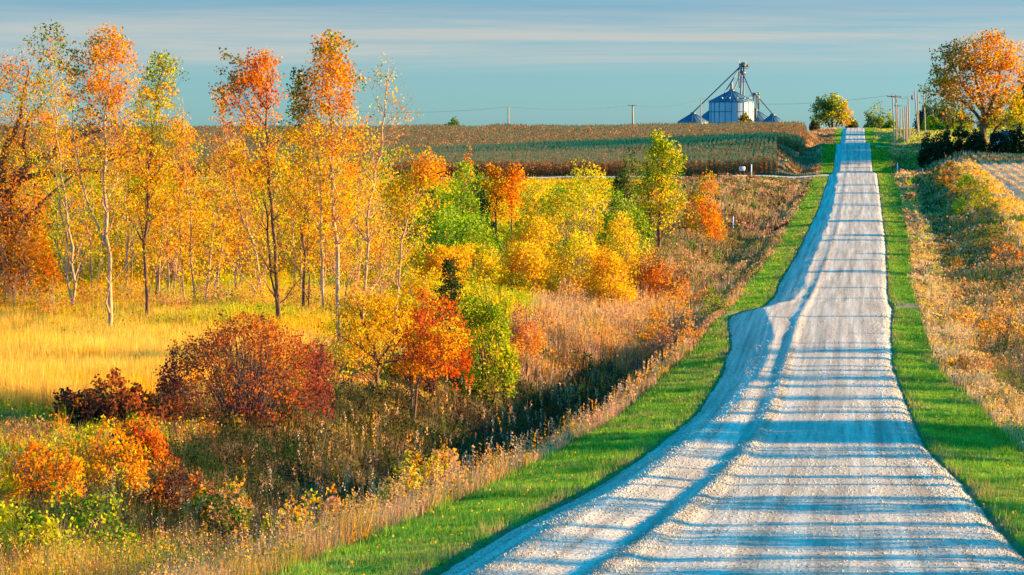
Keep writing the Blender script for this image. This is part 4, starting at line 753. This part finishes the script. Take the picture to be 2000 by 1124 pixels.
put(pB, 68, 236, .85, .4); put(pB, 62, 205, .6, 2.)
# farm grove far right
pD = make_tree('grove_tree', 'large grove tree standing outside the right edge', 'tree', 500., [[(2090, 290, .5), (2090, 230, .35), (2092, 150, .1)]],
               [(2090, 190, 70, 60, 300, [G, O2, OL], None), (2090, 130, 45, 40, 120, [O2, OL], None)], M_dark, .7, per=12, crad=1.4, group='large trees of the grove outside the right edge', bare=0, up=.8, tw=.04)
for x, y in [(109, 489), (113, 498), (109, 508), (112, 518), (116, 541), (140, 504), (128, 530), (112, 400), (118, 420), (120, 438), (135, 512), (118, 530), (130, 548), (150, 455)]:
    c = copy_tree(pD); c.location = (x, y, h1(x, y)); c.rotation_euler = (0, 0, y); c.scale = (1.15, 1.15, 1.3) if y > 440 else (1, 1, 1)

# ------------------------------------------------------------------ grain bins
def lathe(prof, n=48, sides_fn=None):
    a = np.linspace(0, 2 * np.pi, n, endpoint=False); prof = np.array(prof, float)
    V = np.stack([prof[:, 0][:, None] * np.cos(a), prof[:, 0][:, None] * np.sin(a), np.repeat(prof[:, 1][:, None], n, 1)], -1)
    idx = np.arange(len(prof) * n).reshape(len(prof), n); nx = np.roll(idx, -1, 1)
    return V.reshape(-1, 3), np.stack([idx[:-1], nx[:-1], nx[1:], idx[1:]], -1).reshape(-1, 4)
def box(c, s):
    c = np.array(c, float); s = np.array(s, float) / 2; V = np.array([[x, y, z] for x in (-1, 1) for y in (-1, 1) for z in (-1, 1)]) * s + c
    return V, np.array([[0, 1, 3, 2], [4, 6, 7, 5], [0, 4, 5, 1], [2, 3, 7, 6], [0, 2, 6, 4], [1, 5, 7, 3]])
def join(parts):
    V = []; Fs = []; n = 0
    for v, f in parts: V.append(v); Fs.append(f + n); n += len(v)
    return np.concatenate(V), np.concatenate(Fs)
def grain_bin(px, d, dia_px, eave_py, apex_py, label, detail=True):
    x = X(px, d); z0 = h1(x, d) - .3; r = dia_px * d / F / 2; ze = Z(eave_py, d) - z0; za = Z(apex_py, d) - z0
    root = empty('grain_bin', (x, d, z0), label, 'grain bin', 'round steel grain bins on the hill')
    prof = []; nr = int(ze / .35)
    for i in range(nr + 1):
        prof.append((r + (.03 if i % 2 else -.03), ze * i / nr))
    V, f = lathe(prof, 64); mesh_obj('wall', V, f, M_galv, root)
    P_ = []
    for i in range(22):
        a = i * 2 * np.pi / 22 + .05; P_.append(tube([(np.cos(a) * (r + .1), np.sin(a) * (r + .1), 0), (np.cos(a) * (r + .1), np.sin(a) * (r + .1), ze)], [.09, .09], 4))
    V, f = join(P_); mesh_obj('stiffeners', V, f, M_steel, root)
    if detail:
        P_ = []
        for zf in (.98, .72, .42): 
            a = np.linspace(0, 2 * np.pi, 49); P_.append(tube(np.stack([np.cos(a) * (r + .16), np.sin(a) * (r + .16), a * 0 + ze * zf], 1), a * 0 + .09, 4))
        V, f = join(P_); mesh_obj('wind_rings', V, f, M_steel, root)
    V, f = lathe([(r + .35, ze - .15), (r + .35, ze + .05), (1.0, za - .3), (.9, za)], 44); rf = mesh_obj('roof', V, f, M_roof, root)
    P_ = []
    for i in range(22):
        a = i * 2 * np.pi / 22; P_.append(tube([(np.cos(a) * (r + .3), np.sin(a) * (r + .3), ze + .1), (np.cos(a), np.sin(a), za - .22)], [.07, .07], 4))
    V, f = join(P_); mesh_obj('ribs', V, f, M_roof, rf)
    V, f = lathe([(.95, za - .1), (.95, za + .35), (.05, za + .6)], 16); mesh_obj('cap', V, f, M_steel, rf)
    if detail:
        for i in range(8):
            a = -2.2 + i * .42; rr_ = r * .82; zz_ = ze + (za - ze) * (1 - rr_ / r)
            V, f = join([box((np.cos(a) * rr_, np.sin(a) * rr_, zz_ + .35), (.6, .6, .7)), box((np.cos(a) * (rr_ + .3), np.sin(a) * (rr_ + .3), zz_ + .6), (.7, .7, .25))]); mesh_obj('vent', V, f, M_galv, rf)
    return root, (x, d, z0, r, ze, za)
big, bi = grain_bin(1428, 900., 87, 199, 177, 'largest round galvanised grain bin with a cone roof on the hill')
grain_bin(1353, 925., 58, 239, 222, 'leftmost low grain bin with only its cone roof above the corn', False)
grain_bin(1398, 935., 76, 236, 208, 'grain bin partly hidden behind the left of the largest bin', False)
grain_bin(1474, 935., 66, 236, 215, 'grain bin whose roof slopes out right of the largest bin', False)
grain_bin(1508, 925., 40, 239, 225, 'small rightmost grain bin with a spout on its roof', False)
def W3(px, py, d): return np.array([X(px, d), d, Z(py, d)])
# elevator leg
dE = 915.; base = W3(1448, 240, dE); org = (base[0], dE, h1(base[0], dE)); root = empty('elevator_tower', org, 'tall bucket elevator with spouts above the largest bin', 'elevator')
def part(name, parts, m, root, org): V, f = join(parts); return mesh_obj(name, V, f, m, root, origin=org)
for px, w_ in ((1446, .55), (1451, .4)):
    b0 = W3(px, 200, dE); b1 = W3(px, 130, dE); part('leg_casing', [box(((b0[0]), dE, (org[2] + b1[2]) / 2), (w_, .6, b1[2] - org[2]))], M_steel, root, org)
hd = W3(1449, 130, dE); part('head', [box(hd + np.array([0, 0, .3]), (2.4, 1.6, 1.3)), box(hd + np.array([.4, 0, 1.1]), (1.8, 1.3, .6)), box(hd + np.array([1.7, 0, .2]), (.9, .9, .8))], M_steel, root, org)
part('platform', [box(hd + np.array([.8, 0, -.7]), (3.4, 2.4, .12)), box(W3(1449, 143, dE), (1.9, 1.6, 1.4))] + [tube([hd + np.array([xx, -1.2, -.7]), hd + np.array([xx, -1.2, .5])], [.05, .05], 4) for xx in (-.8, .8, 2.4)] + [tube([hd + np.array([-.8, -1.2, .5]), hd + np.array([2.4, -1.2, .5])], [.05, .05], 4)], M_steel, root, org)
part('antenna', [tube([W3(1443, 132, dE), W3(1443, 117, dE)], [.12, .06], 5)], M_white, root, org)
part('antenna', [tube([W3(1455, 132, dE), W3(1455, 120, dE)], [.06, .06], 4)], M_white, root, org)
for a, b_ in (((1443, 132), (1354, 221)), ((1443, 134), (1409, 184)), ((1447, 138), (1466, 194)), ((1441, 140), (1438, 172)), ((1447, 140), (1427, 178))):
    p0 = W3(*a, dE); p1 = W3(*b_, dE); p1[1] = 905 if b_[1] < 200 else 922; part('spout', [tube([p0, p1], [.22, .22], 8)], M_steel, root, org)
part('brace', [tube([W3(1442, 160, dE), W3(1456, 160, dE)], [.08, .08], 4), tube([W3(1446, 200, dE), W3(1451, 170, dE)], [.06, .06], 4), tube([W3(1451, 200, dE), W3(1446, 170, dE)], [.06, .06], 4), tube([W3(1446, 170, dE), W3(1451, 145, dE)], [.06, .06], 4)], M_steel, root, org)
pk = W3(1427, 177, 900.); rt = empty('roof_cyclone', (pk[0], 900., pk[2]), 'tan drive unit standing on the peak of the largest bin', 'machine')
part('housing', [tube([pk, pk + np.array([.1, 0, 1.0]), pk + np.array([.1, 0, 2.6]), pk + np.array([.3, 0, 2.9])], [.3, .55, .5, .15], 8)], M_pole, rt, (pk[0], 900., pk[2]))
# second shorter leg
dE = 930.; base = W3(1476, 240, dE); org = (base[0], dE, h1(base[0], dE)); root = empty('elevator_tower', org, 'short second bucket elevator right of the largest bin', 'elevator')
for px in (1471, 1476): b1 = W3(px, 186, dE); part('leg_casing', [box((b1[0], dE, (org[2] + b1[2]) / 2), (.45, .5, b1[2] - org[2]))], M_steel, root, org)
part('ladder_cage', [tube([W3(1480, 188, dE), W3(1480, 215, dE)], [.35, .35], 6)], M_pole, root, org)
hd = W3(1474, 184, dE); part('head', [box(hd + np.array([-.3, 0, 0]), (2.0, 1.4, .9)), box(hd + np.array([1.0, 0, .1]), (.9, .9, 1.0))], M_steel, root, org)
part('platform', [box(hd + np.array([-.6, 0, -.7]), (3.4, 2.0, .12))], M_steel, root, org)
part('spout', [tube([W3(1482, 193, dE), W3(1508, 223, dE)], [.22, .22], 8)], M_steel, root, org)

# ------------------------------------------------------------------ utility poles and wires
def pole(px_b, px_t, py_t, d, label, arm=0, trans=False, r=.17):
    b0 = np.array([X(px_b, d), d, 0.]); b0[2] = h1(b0[0], d) - .2; t = W3(px_t, py_t, d); root = empty('utility_pole', tuple(b0), label, 'utility pole', 'wooden utility poles along the road')
    V, f = tube([b0, b0 * .5 + t * .5, t, t + np.array([0, 0, .02])], [r * 1.15, r, r * .8, .01], 10); mesh_obj('pole', V, f, M_pole, root, origin=tuple(b0), smooth=True)
    if arm:
        c = t + np.array([0, -.2, -arm * 1.0]); w_ = 2.6
        part('crossarm', [box(c, (w_, .14, .18))], M_dark, root, tuple(b0))
        part('insulators', [tube([c + np.array([xx, 0, .08]), c + np.array([xx, 0, .35])], [.07, .05], 6) for xx in (-1.2, -.7, .7, 1.2)], M_ins, root, tuple(b0))
    part('cap', [tube([t + np.array([0, 0, 0]), t + np.array([0, 0, .35])], [.09, .05], 6)], M_ins, root, tuple(b0))
    if trans: c = t + np.array([-.55, 0, -2.2]); part('transformer', [tube([c, c + np.array([0, 0, .1]), c + np.array([0, 0, 1.0]), c + np.array([0, 0, 1.1])], [.05, .28, .28, .1], 10)], M_ins, root, tuple(b0))
    return t
PL = [(1793, 1784, 178, 640, 'nearest leaning pole with a transformer', 0, True), (1806, 1802, 176, 650, 'pole half hidden beside the dark evergreen', .5, False), (1775, 1772, 190, 625, 'tall straight pole left of the leaning transformer pole', 0, False), (1793, 1790, 180, 690, 'thin pole just behind the leaning transformer pole', 0, False),
      (1771, 1769, 208, 585, 'pole just left of the tall straight pole', 0, False), (1768, 1766, 209, 610, 'yellowish pole third to the left of the tall straight pole', 0, False), (1764, 1762, 215, 635, 'short pole in the middle of the cluster', 0, False), (1757, 1757, 216, 660, 'short pole right of the crossarm poles', 0, False),
      (1752, 1751, 205, 680, 'pole just right of the crossarm poles', .3, False), (1750, 1748, 186, 640, 'crossarm pole just right of the leftmost crossarm pole', .5, False), (1746, 1741, 184, 625, 'leftmost pole with a wide crossarm', .6, False)]
tops = []
for a in PL: tops.append(pole(a[0], a[1], a[2], float(a[3]), a[4], a[5], a[6]))
tf = [pole(993, 993, 209, 720., 'lone thin pole on the left corn skyline', 0, False, .22), pole(1236, 1235, 206, 760., 'lone pole with a small top bracket on the corn skyline', .1, False, .28), pole(1368, 1368, 193, 890., 'thin pole left of the largest grain bin', 0, False, .16)]
def wire(a, b_, sag, label, r=.03):
    t = np.linspace(0, 1, 14)[:, None]; p = np.array(a) * (1 - t) + np.array(b_) * t; p[:, 2] -= (sag * 4 * t * (1 - t))[:, 0]
    V, f = tube(p, [r] * 14, 4); o = mesh_obj('power_wire', V, f, M_wire, smooth=True, origin=tuple(p[0])); tag(o, label, 'wire', 'power wires')
wire(tf[0], tf[1], 1.0, 'wire strung between the two lone skyline poles'); wire(tf[1], tf[2], 1.5, 'wire from the bracket pole to the pole beside the grain bin'); wire(W3(700, 218, 700), tf[0], .8, 'wire running left from the lone thin skyline pole')
wire(tops[10] + np.array([-1.2, 0, -.4]), tf[2], 2.0, 'wire from the wide crossarm across the sky to the grain bins'); wire(tops[10] + np.array([1.2, 0, -.4]), tops[0], .8, 'wire from the wide crossarm to the leaning pole'); wire(tops[9], tops[2], .6, 'wire between the second crossarm pole and the tall straight pole')

# ------------------------------------------------------------------ small signs, posts and fence
def post(name, label, px, d, ht, w_=.10, m=M_white, cat='post', group='white marker posts along the ditch', lean=0):
    x = X(px, d); z = h1(x, d); root = empty(name, (x, d, z), label, cat, group)
    V, f = tube([(0, 0, -.2), (lean * .5, 0, ht * .5), (lean, 0, ht), (lean, 0, ht + .02)], [w_ / 2, w_ / 2, w_ / 2, .01], 8); mesh_obj('shaft', V, f, m, root)
    V, f = tube([(lean, 0, ht), (lean, 0, ht + .08)], [w_ * .62, w_ * .5], 8); mesh_obj('cap', V, f, m, root)
    return root
post('marker_post', 'white marker post at the near edge of the side road', 1467, 378., 1.8, .17)
post('marker_post', 'white marker post right of the round orange bush', 1432, 262., 1.7, .12)
post('marker_post', 'white marker post beside the rust brush lower down', 1297, 180., 1.4, .10)
post('marker_post', 'thin white post in the grass right of the road before the farm drive', 1752, 430., 2.2, .16)
post('marker_post', 'short white post left of the golden weeds clump', 1801, 402., 1.0, .16)
# number sign
d = 388.; x = X(1449, d); z = h1(x, d); root = empty('number_sign', (x, d, z), 'small white number sign at the edge of the corn', 'sign')
for xx in (-.3, .3): V, f = box((xx, 0, .4), (.06, .06, 1.0)); mesh_obj('leg', V, f, M_steel, root)
V, f = box((0, -.05, 1.1), (.9, .05, .6)); pn = mesh_obj('panel', V, f, M_white, root)
V, f = join([box((-.22 + xx, -.085, 1.1 + zz_), s_) for xx, zz_, s_ in [(-.1, 0, (.07, .02, .42)), (.1, 0, (.07, .02, .42)), (0, .19, (.2, .02, .06)), (0, -.19, (.2, .02, .06)), (0, 0, (.2, .02, .06))]] + [box((.22 + xx, -.085, 1.1 + zz_), s_) for xx, zz_, s_ in [(-.1, 0, (.07, .02, .42)), (.1, 0, (.07, .02, .42)), (0, .19, (.2, .02, .06)), (0, -.19, (.2, .02, .06)), (0, 0, (.2, .02, .06))]])
mesh_obj('digits', V, f, M_blackp, pn)
# green road sign
d = 405.; x = X(1530, d); z = h1(x, d); root = empty('street_sign', (x, d, z), 'small green street sign on a post in the shade beside the corn', 'sign')
V, f = tube([(0, 0, -.2), (0, 0, 2.1)], [.04, .04], 6); mesh_obj('post', V, f, M_steel, root); V, f = box((0, 0, 2.2), (1.0, .04, .28)); mesh_obj('blade', V, f, M_greenp, root)
# fence posts on the right bank
for i, (px, d) in enumerate([(1905, 262), (1928, 245), (1948, 232), (1958, 224), (1966, 216), (1974, 209), (1990, 198)]):
    post('fence_post', 'grey wooden fence post on the right bank below the yellow bush', px, float(d), 1.25, .14, M_pole, 'fence post', 'grey fence posts on the right bank', lean=(-.1, .08, .15, -.05, .1, 0, .05)[i])
# white farm shed behind the shrubs
d = 500.; x = X(1958, d); z = h1(x, d); root = empty('farm_shed', (x, d, z), 'low white shed glimpsed behind the dark shrubs beside the big trunk', 'shed')
V, f = box((0, 0, 1.2), (4.5, 5, 2.8)); mesh_obj('wall', V, f, M_white, root)
V = np.array([(-2.5, -2.7, 2.6), (2.5, -2.7, 2.6), (2.5, 2.7, 2.6), (-2.5, 2.7, 2.6), (0, -2.7, 3.7), (0, 2.7, 3.7)]); mesh_obj('roof', V, [np.array([[0, 4, 5, 3], [1, 2, 5, 4], [0, 3, 2, 1]]), np.array([[0, 1, 4], [2, 3, 5]])], M_roof, root)
V, f = box((.6, -2.54, .9), (1.1, .06, 2.0)); mesh_obj('door', V, f, M_steel, root)
